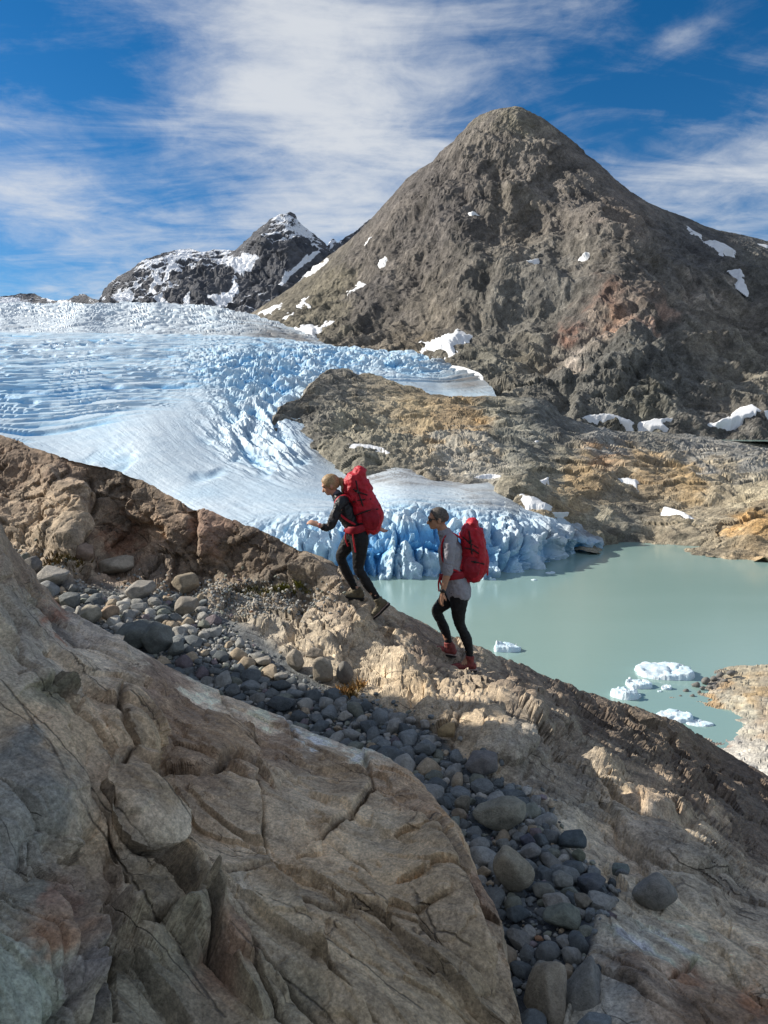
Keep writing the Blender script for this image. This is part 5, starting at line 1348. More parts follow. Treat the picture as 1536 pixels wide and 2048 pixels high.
def zone(u, v):
    if u < 420:
        return 'in the upper left part of the gully'
    if u < 780:
        return 'in the middle of the gully below the standing slabs'
    if v < 1640:
        return 'in the gully between the big slab and the hikers ridge'
    if v < 1860:
        return 'in the lower gully around the egg shaped boulder'
    return 'in the narrow bottom end of the gully'


hidden = inpoly_sd(np.array([s[3] for s in vis]), np.array([s[4] for s in vis]), [(-60, 1060), (118, 1216), (330, 1336), (480, 1412), (620, 1470), (780, 1522), (915, 1668), (1000, 1856), (1046, 2070), (-60, 2100)])
big, small = [], []
for s, hd in zip(vis, hidden):
    if hd > 14:
        continue                                   # out of sight under the big slab
    (big if len(big) < 300 else small).append(s)
for p, r, nv_, u_, v_ in big:
    ci = rng.choice(len(PALETTE), p=PW)
    if v_ < 1330 and rng.rand() < 0.35:
        ci = rng.choice([2, 4, 4, 5])
    nm, col = PALETTE[ci]
    o = bpy.data.objects.new('stone', protos[rng.randint(len(protos))])
    R = rot_mat(nv_, rng.rand() * 6.283, 0.35, rng)
    o.matrix_world = Matrix.Translation(Vector(p)) @ Matrix(R.tolist()).to_4x4() @ Matrix.Scale(r * 1.1, 4)
    k = rng.uniform(0.8, 1.25)
    o.color = (col[0] * k, col[1] * k, col[2] * k, 1)
    COL.objects.link(o)
    tag(o, '%s stone lying %s' % (nm, zone(u_, v_)), 'stone', '%s stones %s' % (nm, zone(u_, v_)))
# everything smaller, as one mass
SV, SF, ST_ = [], [], []
base = 0
low = [stone_shape(1, 500 + k, 8, 12, 0.05) for k in range(10)]
mid = [stone_shape(2, 600 + k, 9, 14, 0.05) for k in range(10)]
for i_, (p, r, nv_, u_, v_) in enumerate(small):
    q, f = (mid if i_ < 500 else low)[rng.randint(10)]
    R = rot_mat(nv_, rng.rand() * 6.283, 0.4, rng)
    q = (q * np.array([1.1, 0.85, 0.65]) * r) @ R.T + p
    ci = rng.choice(len(PALETTE), p=PW)
    if v_ < 1330 and rng.rand() < 0.35:
        ci = rng.choice([2, 4, 4, 5])
    SV.append(q)
    SF.append(f + base)
    ST_.append(np.repeat((np.array(PALETTE[ci][1]) * rng.uniform(0.8, 1.25))[None], len(q), 0))
    base += len(q)
rubble = link_mesh('rubble', np.concatenate(SV), np.concatenate(SF), M_rubble, {'tint': np.concatenate(ST_)}, False)
tag(rubble, 'small grey pebbles and stones filling the gully between the slabs', 'rubble', None, 'stuff')

# shore boulders on the rocky point
for i_, (u_, v_, s_) in enumerate([(1372, 1382, 15), (1392, 1370, 18), (1410, 1362, 20), (1428, 1358, 16), (1384, 1392, 12), (1440, 1350, 17), (1462, 1346, 20), (1405, 1376, 12), (1360, 1394, 12), (1450, 1362, 12), (1420, 1374, 10), (1398, 1384, 9)]):
    boulder(u_, v_, s_, s_ * 0.7, 20 * (i_ % 3), (0.16, 0.155, 0.145), 'grey boulder in the dark boulder heap on the rocky shore', 700 + i_, sub=2, patch=S, rough=0.06)['group'] = 'boulders on the rocky shore'

# ------------------------------------------------------------------ moss and grass tufts
def tuft_mat(name, c1, c2):
    m, n = new_mat(name)
    co = n.new('ShaderNodeTexCoord').outputs['Object']
    finish(n, n.mix(n.mapr(n.noise(co, 9, 4, 0.6), 0.35, 0.65), c1, c2), 0.8, None, Specular_IOR_Level=0.2)
    return m


def tuft(u, v, wpx, hpx, nblades, hgt, mat, label, name, cat):
    SV, SF = [], []
    b = 0
    P0, _ = B.sample(u, v)
    for k in range(nblades):
        uu, vv = u + rng.normal() * wpx / 2.6, v + rng.normal() * hpx / 2.6
        P, N = B.sample(uu, vv)
        a = rng.rand() * 6.283
        w_ = hgt * rng.uniform(0.10, 0.2)
        h_ = hgt * rng.uniform(0.5, 1.2)
        t = np.array([math.cos(a), math.sin(a), 0]) * w_
        ln = np.array([rng.normal() * 0.5, rng.normal() * 0.5, 1.0]) * h_
        SV += [P - t - N * 0.01, P + t - N * 0.01, P + t * 0.7 + ln * 0.55, P - t * 0.7 + ln * 0.55, P + ln + t * 0.1, P + ln - t * 0.1]
        SF += [[b, b + 1, b + 2, b + 3], [b + 3, b + 2, b + 4, b + 5]]
        b += 6
    o = link_mesh(name, np.array(SV) - P0, np.array(SF), mat, None, False)
    o.location = Vector(P0)
    return tag(o, label, cat, None, 'stuff')


tuft(128, 1128, 62, 20, 420, 0.07, tuft_mat('orange_moss', (0.16, 0.10, 0.03), (0.07, 0.06, 0.02)), 'dark orange green moss clump beside the reddish block at upper left', 'moss', 'moss')
tuft(520, 1186, 84, 8, 380, 0.05, tuft_mat('dark_moss', (0.05, 0.05, 0.018), (0.11, 0.10, 0.025)), 'dark green moss band along the foot of the shaded wall', 'moss', 'moss')
tuft(566, 1186, 22, 8, 160, 0.05, tuft_mat('yellow_moss', (0.22, 0.20, 0.035), (0.13, 0.13, 0.03)), 'bright yellow green moss left of the sunlit ridge block', 'moss', 'moss')
tuft(602, 1180, 20, 9, 160, 0.055, tuft_mat('lime_moss', (0.20, 0.19, 0.03), (0.10, 0.11, 0.025)), 'yellow moss tuft right against the sunlit ridge block', 'moss', 'moss')
tuft(696, 1386, 32, 14, 300, 0.075, tuft_mat('orange_grass', (0.36, 0.19, 0.07), (0.20, 0.15, 0.06)), 'orange brown grass tuft at the edge of the rubble', 'grass_tuft', 'grass')

# ------------------------------------------------------------------ people
def crom(a, t):
    """Catmull-Rom through the rows of a at parameters t"""
    a = np.asarray(a, float)
    a = np.concatenate([2 * a[:1] - a[1:2], a, 2 * a[-1:] - a[-2:-1]])
    i = np.clip(t.astype(int), 0, len(a) - 4)
    f = (t - i)[:, None]
    p0, p1, p2, p3 = a[i], a[i + 1], a[i + 2], a[i + 3]
    return 0.5 * (2 * p1 + (p2 - p0) * f + (2 * p0 - 5 * p1 + 4 * p2 - p3) * f ** 2 + (3 * p1 - p0 - 3 * p2 + p3) * f ** 3)


def tube(path, rad, sides=16, sub=5, power=2.0, cap=True, lat=(0, 1, 0)):
    """tapered limb: path of points, rad = (in-plane, sideways) per point"""
    path = np.asarray(path, float)
    rad = np.asarray([(r, r) if np.isscalar(r) else r for r in rad], float)
    t = np.linspace(0, len(path) - 1, (len(path) - 1) * sub + 1)
    C = crom(path, t)
    R = np.maximum(crom(rad, t), 0.0015)
    T = np.gradient(C, axis=0)
    T /= np.linalg.norm(T, axis=1, keepdims=True)
    if cap:
        k = np.array([0.96, 0.75, 0.4])
        e0 = [C[0] - T[0] * R[0].mean() * s for s in k]
        e1 = [C[-1] + T[-1] * R[-1].mean() * s for s in k[::-1]]
        s_ = np.sqrt(1 - k ** 2)
        C = np.concatenate([e0, C, e1])
        R = np.concatenate([R[:1] * s_[:, None], R, R[-1:] * s_[::-1, None]])
        T = np.concatenate([T[:1]] * 3 + [T] + [T[-1:]] * 3)
    L = np.asarray(lat, float) - T * (T @ np.asarray(lat, float))[:, None]
    L /= np.linalg.norm(L, axis=1, keepdims=True) + 1e-9
    A_ = np.cross(L, T)
    a = np.linspace(0, 2 * math.pi, sides, endpoint=False)
    ca, sa = np.cos(a), np.sin(a)
    pw = 2.0 / power
    ca, sa = np.sign(ca) * np.abs(ca) ** pw, np.sign(sa) * np.abs(sa) ** pw
    V = C[:, None] + A_[:, None] * (R[:, :1] * ca)[..., None] + L[:, None] * (R[:, 1:] * sa)[..., None]
    n_ = len(C)
    F = []
    for i in range(n_ - 1):
        for j in range(sides):
            j2 = (j + 1) % sides
            F.append((i * sides + j, i * sides + j2, (i + 1) * sides + j2, (i + 1) * sides + j))
    F.append(tuple(range(sides))[::-1])
    F.append(tuple((n_ - 1) * sides + j for j in range(sides)))
    return V.reshape(-1, 3), F


def ell(c, r, rot=0.0, sub=3):
    v, f = ICO[sub]
    q = v * np.asarray(r, float)
    cs, sn_ = math.cos(rot), math.sin(rot)
    q = np.stack([q[:, 0] * cs - q[:, 2] * sn_, q[:, 1], q[:, 0] * sn_ + q[:, 2] * cs], -1)
    return q + np.asarray(c, float), [tuple(x) for x in f]


def join_mesh(name, pieces):
    V, F, b = [], [], 0
    for v, f in pieces:
        V.append(v)
        F += [tuple(i + b for i in q) for q in f]
        b += len(v)
    me = bpy.data.meshes.new(name)
    me.from_pydata(np.concatenate(V).tolist(), [], F)
    me.update()
    return me


def solid(name, pieces, mat, parent, origin, voxel=0.008, smooth=4, fn=None, label=None):
    """weld overlapping shapes into one continuous skin"""
    me = join_mesh(name, pieces)
    o = bpy.data.objects.new(name, me)
    COL.objects.link(o)
    if voxel:
        md = o.modifiers.new('r', 'REMESH')
        md.mode = 'VOXEL'
        md.voxel_size = voxel
        if smooth:
            ms = o.modifiers.new('s', 'SMOOTH')
            ms.factor = 0.5
            ms.iterations = smooth
        dg = bpy.context.evaluated_depsgraph_get()
        m2 = bpy.data.meshes.new_from_object(o.evaluated_get(dg))
        o.modifiers.clear()
        o.data = m2
        bpy.data.meshes.remove(me)
        me = m2
    nv = len(me.vertices)
    co = np.empty(nv * 3, F32)
    me.vertices.foreach_get('co', co)
    co = co.reshape(-1, 3).astype(float)
    if fn is not None:
        no = np.empty(nv * 3, F32)
        me.vertices.foreach_get('normal', no)
        co = fn(co, no.reshape(-1, 3).astype(float))
    co = co - np.asarray(origin)
    me.vertices.foreach_set('co', co.astype(F32).ravel())
    me.polygons.foreach_set('use_smooth', np.ones(len(me.polygons), bool))
    me.materials.clear()
    me.materials.append(mat)
    me.update()
    me.name = name
    o.parent = parent
    if label:
        o['label'] = label
    return o


def plain(name, col, rough=0.7, var=0.25, scale=18.0, bump=0.3, bdist=0.004, spec=0.3, sheen=0.0):
    m, n = new_mat(name)
    co = n.new('ShaderNodeTexCoord').outputs['Object']
    a = n.noise(co, scale, 5, 0.6)
    b = n.noise(co, scale * 6, 3, 0.6)
    lo, hi = tuple(x * (1 - var) for x in col), tuple(x * (1 + var) for x in col)
    bs = finish(n, n.mix(n.mapr(a, 0.3, 0.7), lo, hi), rough, n.new('ShaderNodeBump', Strength=bump, Distance=bdist, Height=n.math('ADD', a, n.math('MULTIPLY', b, 0.3))).outputs[0], Specular_IOR_Level=spec)
    if sheen:
        n.set(bs, 'Sheen Weight', sheen)
    return m


SKIN_M = plain('skin_tanned', (0.46, 0.255, 0.165), 0.55, 0.12, 30, 0.1)
SKIN_W = plain('skin_fair', (0.52, 0.30, 0.21), 0.55, 0.12, 30, 0.1)
HAIR_M = plain('dark_grey_hair', (0.10, 0.088, 0.078), 0.6, 0.6, 60, 0.9)
HAIR_W = plain('blonde_hair', (0.36, 0.25, 0.135), 0.5, 0.55, 70, 0.9)
SHIRT = plain('grey_lavender_shirt', (0.30, 0.295, 0.33), 0.85, 0.12, 25, 0.5)
BLACK = plain('black_leggings', (0.012, 0.012, 0.014), 0.6, 0.3, 25, 0.3, spec=0.25)
JACKET = plain('black_jacket', (0.016, 0.017, 0.021), 0.5, 0.3, 25, 0.5, spec=0.35)
COLLAR = plain('slate_collar', (0.12, 0.13, 0.16), 0.8)
RED = plain('red_pack_cloth', (0.43, 0.012, 0.026), 0.55, 0.22, 14, 0.6, 0.006, spec=0.35)
RED_D = plain('dark_red_cloth', (0.26, 0.008, 0.02), 0.6, 0.22, 14, 0.5)
STRAP = plain('red_webbing', (0.48, 0.02, 0.03), 0.6, 0.15, 60)
DARKSTRAP = plain('dark_webbing', (0.03, 0.012, 0.014), 0.6, 0.15, 60)
BOOT_R = plain('brick_red_boot', (0.22, 0.05, 0.045), 0.6, 0.4, 30, 0.5)
BOOT_G = plain('khaki_boot', (0.135, 0.115, 0.075), 0.7, 0.35, 30, 0.5)
SOLE = plain('dark_sole', (0.022, 0.021, 0.02), 0.8)
SOLE_L = plain('pale_midsole', (0.36, 0.27, 0.24), 0.7)
LACE = plain('dark_lace', (0.03, 0.025, 0.03), 0.7)
LENS = plain('dark_lens', (0.01, 0.01, 0.011), 0.12, 0.1, spec=0.7)
WATCH = plain('black_watch', (0.012, 0.012, 0.013), 0.35, spec=0.5)
PINK = plain('pink_wristband', (0.45, 0.14, 0.14), 0.6)


def folds(amp, scale, stretch=(1, 1, 1), seed=0.0):
    def fn(co, no):
        k = fbm(co, np.asarray(stretch) * scale, 4, 0.55, True, seed) - 0.3
        return co + no * (k * amp)[:, None]
    return fn


def hand(p_wrist, p_palm, direction, side, curl=0.5, s=1.0, thumb=None):
    """palm with five separate bent fingers; direction = where the fingers point, side = sideways axis across the knuckles"""
    d = np.asarray(direction, float)
    d /= np.linalg.norm(d)
    sd = np.asarray(side, float)
    sd = sd - d * (sd @ d)
    sd /= np.linalg.norm(sd)
    nb = np.cross(d, sd)
    w_ = np.asarray(p_wrist, float)
    out = [tube([w_, w_ + d * 0.045 * s, w_ + d * 0.085 * s], [(0.019 * s, 0.026 * s), (0.017 * s, 0.036 * s), (0.014 * s, 0.038 * s)], lat=sd)]
    for k, (off, ln) in enumerate(((-0.03, 0.068), (-0.0105, 0.08), (0.0105, 0.075), (0.03, 0.058))):
        b = w_ + d * 0.083 * s + sd * off * s
        c1 = b + (d + nb * 0.15 * curl) * ln * 0.42 * s
        c2 = c1 + (d * (1 - 0.35 * curl) + nb * 0.75 * curl) * ln * 0.33 * s
        c3 = c2 + (d * (1 - 0.75 * curl) + nb * 0.95 * curl) * ln * 0.27 * s
        out.append(tube([b - d * 0.02 * s, b, c1, c2, c3], [0.0088 * s, 0.0092 * s, 0.0085 * s, 0.0078 * s, 0.0064 * s], 10, 3))
    ts = thumb if thumb is not None else -1
    tb = w_ + d * 0.028 * s + sd * ts * 0.026 * s
    t1 = tb + (d * 0.6 + sd * ts * 0.65 + nb * 0.25) * 0.034 * s
    t2 = t1 + (d * 0.85 + sd * ts * 0.2 + nb * 0.35) * 0.028 * s
    out.append(tube([tb - sd * ts * 0.012 * s, tb, t1, t2], [0.012 * s, 0.012 * s, 0.0098 * s, 0.0078 * s], 10, 3))
    return out


def boot(toe, heel, ankle, top, parent, origin, mats, wid=0.049, yoff=0.0):
    """hiking boot seen from the side: cuff, foot, rand, sole and laces"""
    toe, heel, ankle, top = (np.asarray(x, float) for x in (toe, heel, ankle, top))
    ax = toe - heel
    Lf = np.linalg.norm(ax)
    ax /= Lf
    up = np.cross(ax, np.array([0, 1.0, 0]))
    if up[2] < 0:
        up = -up
    mid = lambda f, h: heel + ax * Lf * f + up * h
    foot = [tube([mid(0.10, 0.062), mid(0.35, 0.060), mid(0.62, 0.052), mid(0.84, 0.045), mid(0.93, 0.042)], [(0.042, wid * 0.8), (0.045, wid * 0.85), (0.038, wid), (0.029, wid * 0.95), (0.022, wid * 0.7)]),
            tube([mid(0.22, 0.06), mid(0.26, 0.11), ankle, top], [(0.058, wid * 0.85), (0.055, wid * 0.85), (0.05, 0.046), (0.051, 0.049)], cap=False)]
    fn = folds(0.004, 0.05, seed=3.0)
    b = solid('boot', foot, mats[0], parent, origin, 0.006, 4, fn)
    solid('sole', [tube([mid(0.03, 0.010), mid(0.3, 0.009), mid(0.65, 0.008), mid(0.97, 0.017)], [(0.014, wid * 0.82), (0.013, wid * 0.8), (0.013, wid * 1.04), (0.012, wid * 0.8)], power=4)], mats[1], b, origin, 0.0)
    solid('midsole', [tube([mid(0.02, 0.027), mid(0.3, 0.026), mid(0.65, 0.023), mid(0.98, 0.032)], [(0.007, wid * 0.86), (0.006, wid * 0.84), (0.006, wid * 1.08), (0.006, wid * 0.84)], power=4)], mats[2], b, origin, 0.0)
    lc = []
    for k in range(5):
        f = 0.40 + 0.07 * k
        h = 0.117 - 0.0105 * k
        lc.append(tube([mid(f, h - 0.028) + np.array([0, -wid * 0.78, 0]), mid(f + 0.015, h) + np.array([0, -wid * 0.3, 0]), mid(f + 0.02, h), mid(f + 0.015, h) + np.array([0, wid * 0.3, 0])], [0.0034] * 4, 6, 3, lat=(1, 0, 0)))
    solid('laces', lc, mats[3], b, origin, 0.0)['kind'] = 'stuff'
    return b


def person_root(u, v, d, label):
    e = bpy.data.objects.new('person', None)
    e.location = Vector(at(u, v, d))
    COL.objects.link(e)
    tag(e, label, 'person', 'hikers climbing the rock')
    return e


# ---- man
DM = 8.06
q = lambda u, v, y=0.0: at(u, v, DM + y)
man = person_root(920, 1338, DM, 'man in grey long sleeved shirt and sunglasses with a red pack, lower on the ridge')
OM = np.array(man.location)
legs_m = [tube([q(914, 1178, -.075), q(918, 1200, -.085), q(917, 1224, -.09), q(919, 1246, -.09), q(926, 1262, -.09), q(933, 1278, -.09), q(938, 1298, -.09), q(940, 1316, -.09)], [(.105, .09), (.098, .088), (.08, .078), (.060, .058), (.054, .055), (.058, .056), (.043, .042), (.04, .04)]),
          tube([q(912, 1178, .075), q(900, 1195, .085), q(886, 1208, .09), q(874, 1222, .09), q(881, 1240, .09), q(888, 1255, .10), q(895, 1274, .10), q(898, 1292, .10)], [(.105, .09), (.095, .088), (.08, .075), (.062, .058), (.054, .055), (.056, .056), (.043, .042), (.04, .04)]),
          tube([q(913, 1160, 0), q(914, 1175, 0), q(914, 1190, 0)], [(.10, .155), (.115, .165), (.10, .15)])]
torso_m = [tube([q(917, 1182), q(913, 1165), q(905, 1140), q(901, 1115), q(900, 1097), q(897, 1082)], [(.134, .18), (.128, .178), (.116, .17), (.122, .188), (.122, .195), (.08, .158)])]
armL = [tube([q(902, 1078, -.15), q(900, 1086, -.195), q(899, 1112, -.22), q(896, 1138, -.235)], [(.062, .06), (.062, .056), (.054, .05), (.049, .046)])]
armR = [tube([q(902, 1078, .15), q(900, 1086, .195), q(898, 1112, .22), q(894, 1138, .235)], [(.062, .06), (.062, .056), (.054, .05), (.049, .046)])]
foreL = [tube([q(897, 1128, -.235), q(895, 1145, -.235), q(890, 1164, -.232), q(885.5, 1184, -.228)], [.042, .042, .036, .027])]
foreR = [tube([q(893, 1128, .235), q(893, 1145, .235), q(891, 1164, .23), q(889, 1183, .225)], [.042, .042, .036, .027])]
neck = [tube([q(898, 1086), q(891, 1070), q(884, 1056)], [(.075, .085), (.058, .06), (.056, .056)])]


def head(cx, cy, qf, tilt, s=1.0):
    """skull, face, jaw, nose, brow, lips and ears; faces -x, tilt turns the face down"""
    o = np.array(qf(cx, cy))
    cs, sn_ = math.cos(tilt), math.sin(tilt)

    def L(x, z, y=0.0):            # x forward (towards the face), z up
        X_, Z_ = x * cs + z * sn_, -x * sn_ + z * cs
        return o + np.array([-X_, y, Z_]) * s
    pcs = [ell(L(-0.005, 0.02), (.101 * s, .077 * s, .095 * s), tilt), ell(L(.036, -.035), (.062 * s, .060 * s, .075 * s), tilt), ell(L(.058, -.085), (.036 * s, .040 * s, .028 * s), tilt), ell(L(.02, -.07), (.058 * s, .055 * s, .035 * s), tilt + .35),
           tube([L(.086, .004), L(.104, -.026), L(.112, -.042)], [(.010 * s, .011 * s), (.013 * s, .014 * s), (.013 * s, .017 * s)]),
           tube([L(.080, .018, -.045), L(.094, .020, 0), L(.080, .018, .045)], [.012 * s, .013 * s, .012 * s], lat=(0, 0, 1)),
           ell(L(.091, -.060), (.010 * s, .022 * s, .0055 * s)), ell(L(.089, -.070), (.010 * s, .020 * s, .006 * s)),
           ell(L(-.008, -.015, -.079), (.021 * s, .011 * s, .033 * s), tilt - .2), ell(L(-.008, -.015, .079), (.021 * s, .011 * s, .033 * s), tilt - .2)]
    return pcs, L


def hair_shell(L, s, tilt, rx, ry, rz, line, mat, parent, origin, seed, low=-0.06):
    """hair as a cap that leaves the face and ears free"""
    v, f = ICO[4]
    x, y, z = v[:, 0], v[:, 1], v[:, 2]
    P = np.stack([x * rx, y * ry, z * rz], -1)
    px, pz = P[:, 0] - 0.008, P[:, 2] + 0.018
    # face opening: in front of the line; nape: below low
    cut = sstep(line - 0.014, line + 0.010, px + 0.50 * (-pz)) * sstep(0.085, 0.055, pz)
    nape = sstep(low + 0.01, low - 0.02, pz)
    r = 1 - 0.22 * np.maximum(cut, nape)
    wob_ = 1 + 0.055 * fbm(np.stack([x * 2, y * 6, z * 6], -1), 1.0, 3, 0.6, True, seed)
    P = P * (r * wob_)[:, None]
    W = np.array([L(a - 0.008, c + 0.018, b) for a, b, c in zip(P[:, 0], P[:, 1], P[:, 2])])
    return solid('hair', [(W, [tuple(t) for t in f])], mat, parent, origin, 0.0)


hp, Lm = head(876, 1037, q, 0.06, 1.02)
hand_m = hand(q(885.5, 1184, -.228), None, at(880, 1210, DM - .215) - at(885.5, 1184, DM - .228), (-0.55, 0.8, 0), 0.55, 1.05, thumb=-1)
hand_m2 = hand(q(889, 1183, .225), None, at(886, 1208, DM + .21) - at(889, 1183, DM + .225), (-0.55, -0.8, 0), 0.5, 1.05, thumb=-1)
shrink = lambda co, no: co - no * 0.010
full = legs_m + torso_m + armL + armR
bodym = solid('body', hp + neck + foreL + foreR + hand_m + hand_m2 + [tube([q(940, 1310, -.09), q(928, 1328, -.09), q(908, 1334, -.09)], [.036, .035, .025]), tube([q(898, 1285, .10), q(890, 1302, .10), q(872, 1302, .10)], [.036, .034, .025])] +
              [(v * 1.0, f) for v, f in [tube([q(917, 1182), q(905, 1140), q(900, 1097), q(898, 1084)], [(.10, .15), (.09, .14), (.095, .16), (.06, .12)])]] +
              [tube([q(902, 1082, -.15), q(899, 1095, -.205), q(897, 1132, -.233)], [.04, .044, .038]), tube([q(902, 1082, .15), q(899, 1095, .205), q(894, 1132, .232)], [.04, .044, .038]),
               tube([q(914, 1180, -.075), q(917, 1224, -.09), q(919, 1246, -.09), q(933, 1278, -.09), q(940, 1314, -.09)], [.085, .068, .048, .046, .032]), tube([q(912, 1180, .075), q(886, 1208, .09), q(875, 1222, .09), q(888, 1255, .10), q(898, 1290, .10)], [.085, .066, .048, .046, .032])],
              SKIN_M, man, OM, 0.0055, 3)
solid('leggings', legs_m, BLACK, man, OM, 0.008, 4, folds(0.006, 0.06, (1, 1, 0.6), 1.0))
hem = lambda co, no: co + no * (0.010 * (fbm(co, (0.08, 0.08, 0.08), 3, 0.5, True, 2.0) - 0.3) + 0.006)[:, None]
shirt = solid('shirt', torso_m + armL + armR + [tube([q(899, 1088), q(893, 1074), q(889, 1066)], [(.088, .10), (.074, .075), (.070, .07)])], SHIRT, man, OM, 0.008, 3, hem)
for yy_ in (-1, 1):
    uu_ = 896 if yy_ < 0 else 894
    solid('cuff', [tube([q(uu_ + .5, 1133, yy_ * .235), q(uu_, 1139, yy_ * .235), q(uu_ - 1, 1144, yy_ * .235)], [.053, .056, .054])], SHIRT, shirt, OM, 0.006, 2, folds(.006, .03))
solid('hood', [tube([q(886, 1068), q(896, 1069), q(906, 1075), q(911, 1084)], [(.034, .075), (.042, .09), (.046, .10), (.03, .08)])], SHIRT, shirt, OM, 0.007, 3, folds(.012, .05, seed=5.0))
hair_shell(Lm, 1.02, .06, .107, .081, .103, 0.040, HAIR_M, man, OM, 1.0, -0.035)
# stubble shadow is in the skin; sunglasses
gl = bpy.data.objects.new('sunglasses', None)
sg = solid('sunglasses', [tube([Lm(.094, .004, -.066), Lm(.102, .008, -.036), Lm(.106, .010, 0), Lm(.102, .008, .036), Lm(.094, .004, .066)], [(.006, .004)] * 5, lat=(0, 0, 1)),
                          tube([Lm(.096, .006, -.070), Lm(.05, .004, -.081), Lm(-.005, -.002, -.086)], [.0045, .0045, .004]), tube([Lm(.096, .006, .070), Lm(.05, .004, .081), Lm(-.005, -.002, .086)], [.0045, .0045, .004])], LENS, man, OM, 0.0)
for yy_ in (-1, 1):
    solid('lens', [ell(Lm(.098, -.006, yy_ * .037), (.008, .031, .021), .06), ell(Lm(.086, -.006, yy_ * .060), (.016, .012, .018), .06)], LENS, sg, OM, 0.004, 1)
bpy.data.objects.remove(gl)
wt = solid('watch', [tube([q(886.3, 1180, -.229), q(885.2, 1184.5, -.229)], [(.033, .031), (.033, .031)], cap=False)], WATCH, man, OM, 0.0)
solid('watch_face', [ell(q(886, 1182, -.26), (.021, .007, .021))], WATCH, wt, OM, 0.0)
boot(q(897, 1341, -.09), q(951, 1343, -.085), q(939, 1318, -.09), q(940, 1311, -.09), man, OM, (BOOT_R, SOLE, SOLE_L, LACE), 0.05)
boot(q(861, 1304, .10), q(909, 1314, .10), q(898, 1292, .10), q(897, 1284, .10), man, OM, (BOOT_R, SOLE, SOLE_L, LACE), 0.05)

# ---- woman
DW = 8.27
r = lambda u, v, y=0.0: at(u, v, DW + y)
woman = person_root(735, 1215, DW, 'blonde woman in black jacket leaning forward with a red pack, higher on the ridge')
OW = np.array(woman.location)
legs_w = [tube([r(716, 1062, -.07), r(719, 1080, -.085), r(719, 1105, -.085), r(717, 1136, -.085), r(725, 1152, -.085), r(735, 1168, -.085), r(748, 1187, -.08), r(757, 1201, -.08)], [(.108, .09), (.102, .09), (.084, .08), (.060, .057), (.053, .053), (.056, .054), (.042, .041), (.039, .039)]),
          tube([r(713, 1062, .07), r(702, 1080, .085), r(691, 1096, .085), r(682, 1114, .085), r(687, 1130, .085), r(694, 1146, .09), r(705, 1167, .09), r(712, 1182, .09)], [(.105, .09), (.098, .088), (.08, .075), (.061, .057), (.053, .053), (.055, .054), (.042, .041), (.039, .039)]),
          tube([r(710, 1050), r(716, 1062), r(716, 1074)], [(.09, .14), (.112, .165), (.10, .155)])]
torso_w = [tube([r(713, 1064), r(706, 1050), r(697, 1034), r(690, 1020), r(684, 1007), r(679, 998)], [(.105, .15), (.092, .135), (.098, .145), (.112, .165), (.10, .165), (.062, .11)])]
armLw = [tube([r(687, 1002, -.13), r(681, 1006, -.175), r(671, 1028, -.20), r(661, 1050, -.215)], [(.056, .055), (.054, .05), (.047, .045), (.044, .043)]), tube([r(662, 1046, -.215), r(657, 1054, -.215), r(648, 1053.5, -.215)], [.043, .040, .036])]
armRw = [tube([r(690, 1003, .13), r(694, 1010, .185), r(712, 1026, .25), r(730, 1040, .285)], [(.056, .055), (.054, .05), (.047, .045), (.042, .042)]), tube([r(728, 1038, .285), r(738, 1045, .28), r(750, 1051, .25)], [.042, .04, .032])]
foreLw = [tube([r(656, 1054, -.215), r(646, 1053, -.215), r(638, 1051, -.21)], [.036, .032, .024])]
foreRw = [tube([r(738, 1045, .28), r(750, 1051, .25), r(754, 1053, .24)], [.034, .028, .024])]
neck_w = [tube([r(681, 1003), r(673, 992), r(667, 982)], [(.062, .07), (.048, .05), (.047, .047)])]
hw, Lw = head(661, 969, r, 0.40, 0.93)
hand_w = hand(r(638, 1051, -.21), None, at(626, 1046, DW - .20) - at(638, 1051, DW - .21), (0.2, 0.75, 0.6), 0.8, 0.95, thumb=1)
hand_w2 = hand(r(754, 1053, .24), None, at(768, 1062, DW + .20) - at(754, 1053, DW + .24), (0.1, 0.9, 0.4), 0.6, 0.95, thumb=-1)
bodyw = solid('body', hw + neck_w + foreLw + foreRw + hand_w + hand_w2 + [tube([r(757, 1198, -.08), r(760, 1216, -.08), r(752, 1230, -.08)], [.035, .034, .024]), tube([r(712, 1176, .09), r(706, 1190, .09), r(692, 1192, .09)], [.035, .033, .024])] +
              [tube([r(713, 1064), r(697, 1034), r(688, 1015), r(682, 1003)], [(.085, .13), (.08, .125), (.09, .14), (.05, .09)]),
               tube([r(687, 1004, -.13), r(681, 1010, -.178), r(661, 1049, -.214), r(655, 1053.5, -.215)], [.038, .04, .033, .032]), tube([r(690, 1004, .13), r(696, 1012, .19), r(729, 1039, .284), r(740, 1046, .275)], [.038, .04, .033, .032]),
               tube([r(716, 1064, -.07), r(719, 1105, -.085), r(717, 1136, -.085), r(735, 1168, -.085), r(757, 1200, -.08)], [.088, .07, .048, .045, .032]), tube([r(713, 1064, .07), r(691, 1096, .085), r(682, 1114, .085), r(694, 1146, .09), r(712, 1180, .09)], [.088, .068, .048, .045, .032])],
              SKIN_W, woman, OW, 0.0055, 3)
solid('leggings', legs_w, BLACK, woman, OW, 0.008, 4, folds(0.006, 0.06, (1, 1, 0.6), 4.0))
jk = solid('jacket', torso_w + armLw + armRw, JACKET, woman, OW, 0.008, 3, lambda co, no: co + no * (0.014 * (fbm(co, (0.06, 0.07, 0.08), 4, 0.55, True, 6.0) - 0.3) + 0.005)[:, None])
solid('collar', [tube([r(681, 1000), r(676, 994), r(673, 989)], [(.066, .075), (.062, .066), (.057, .06)])], COLLAR, jk, OW, 0.006, 2, folds(.006, .03))
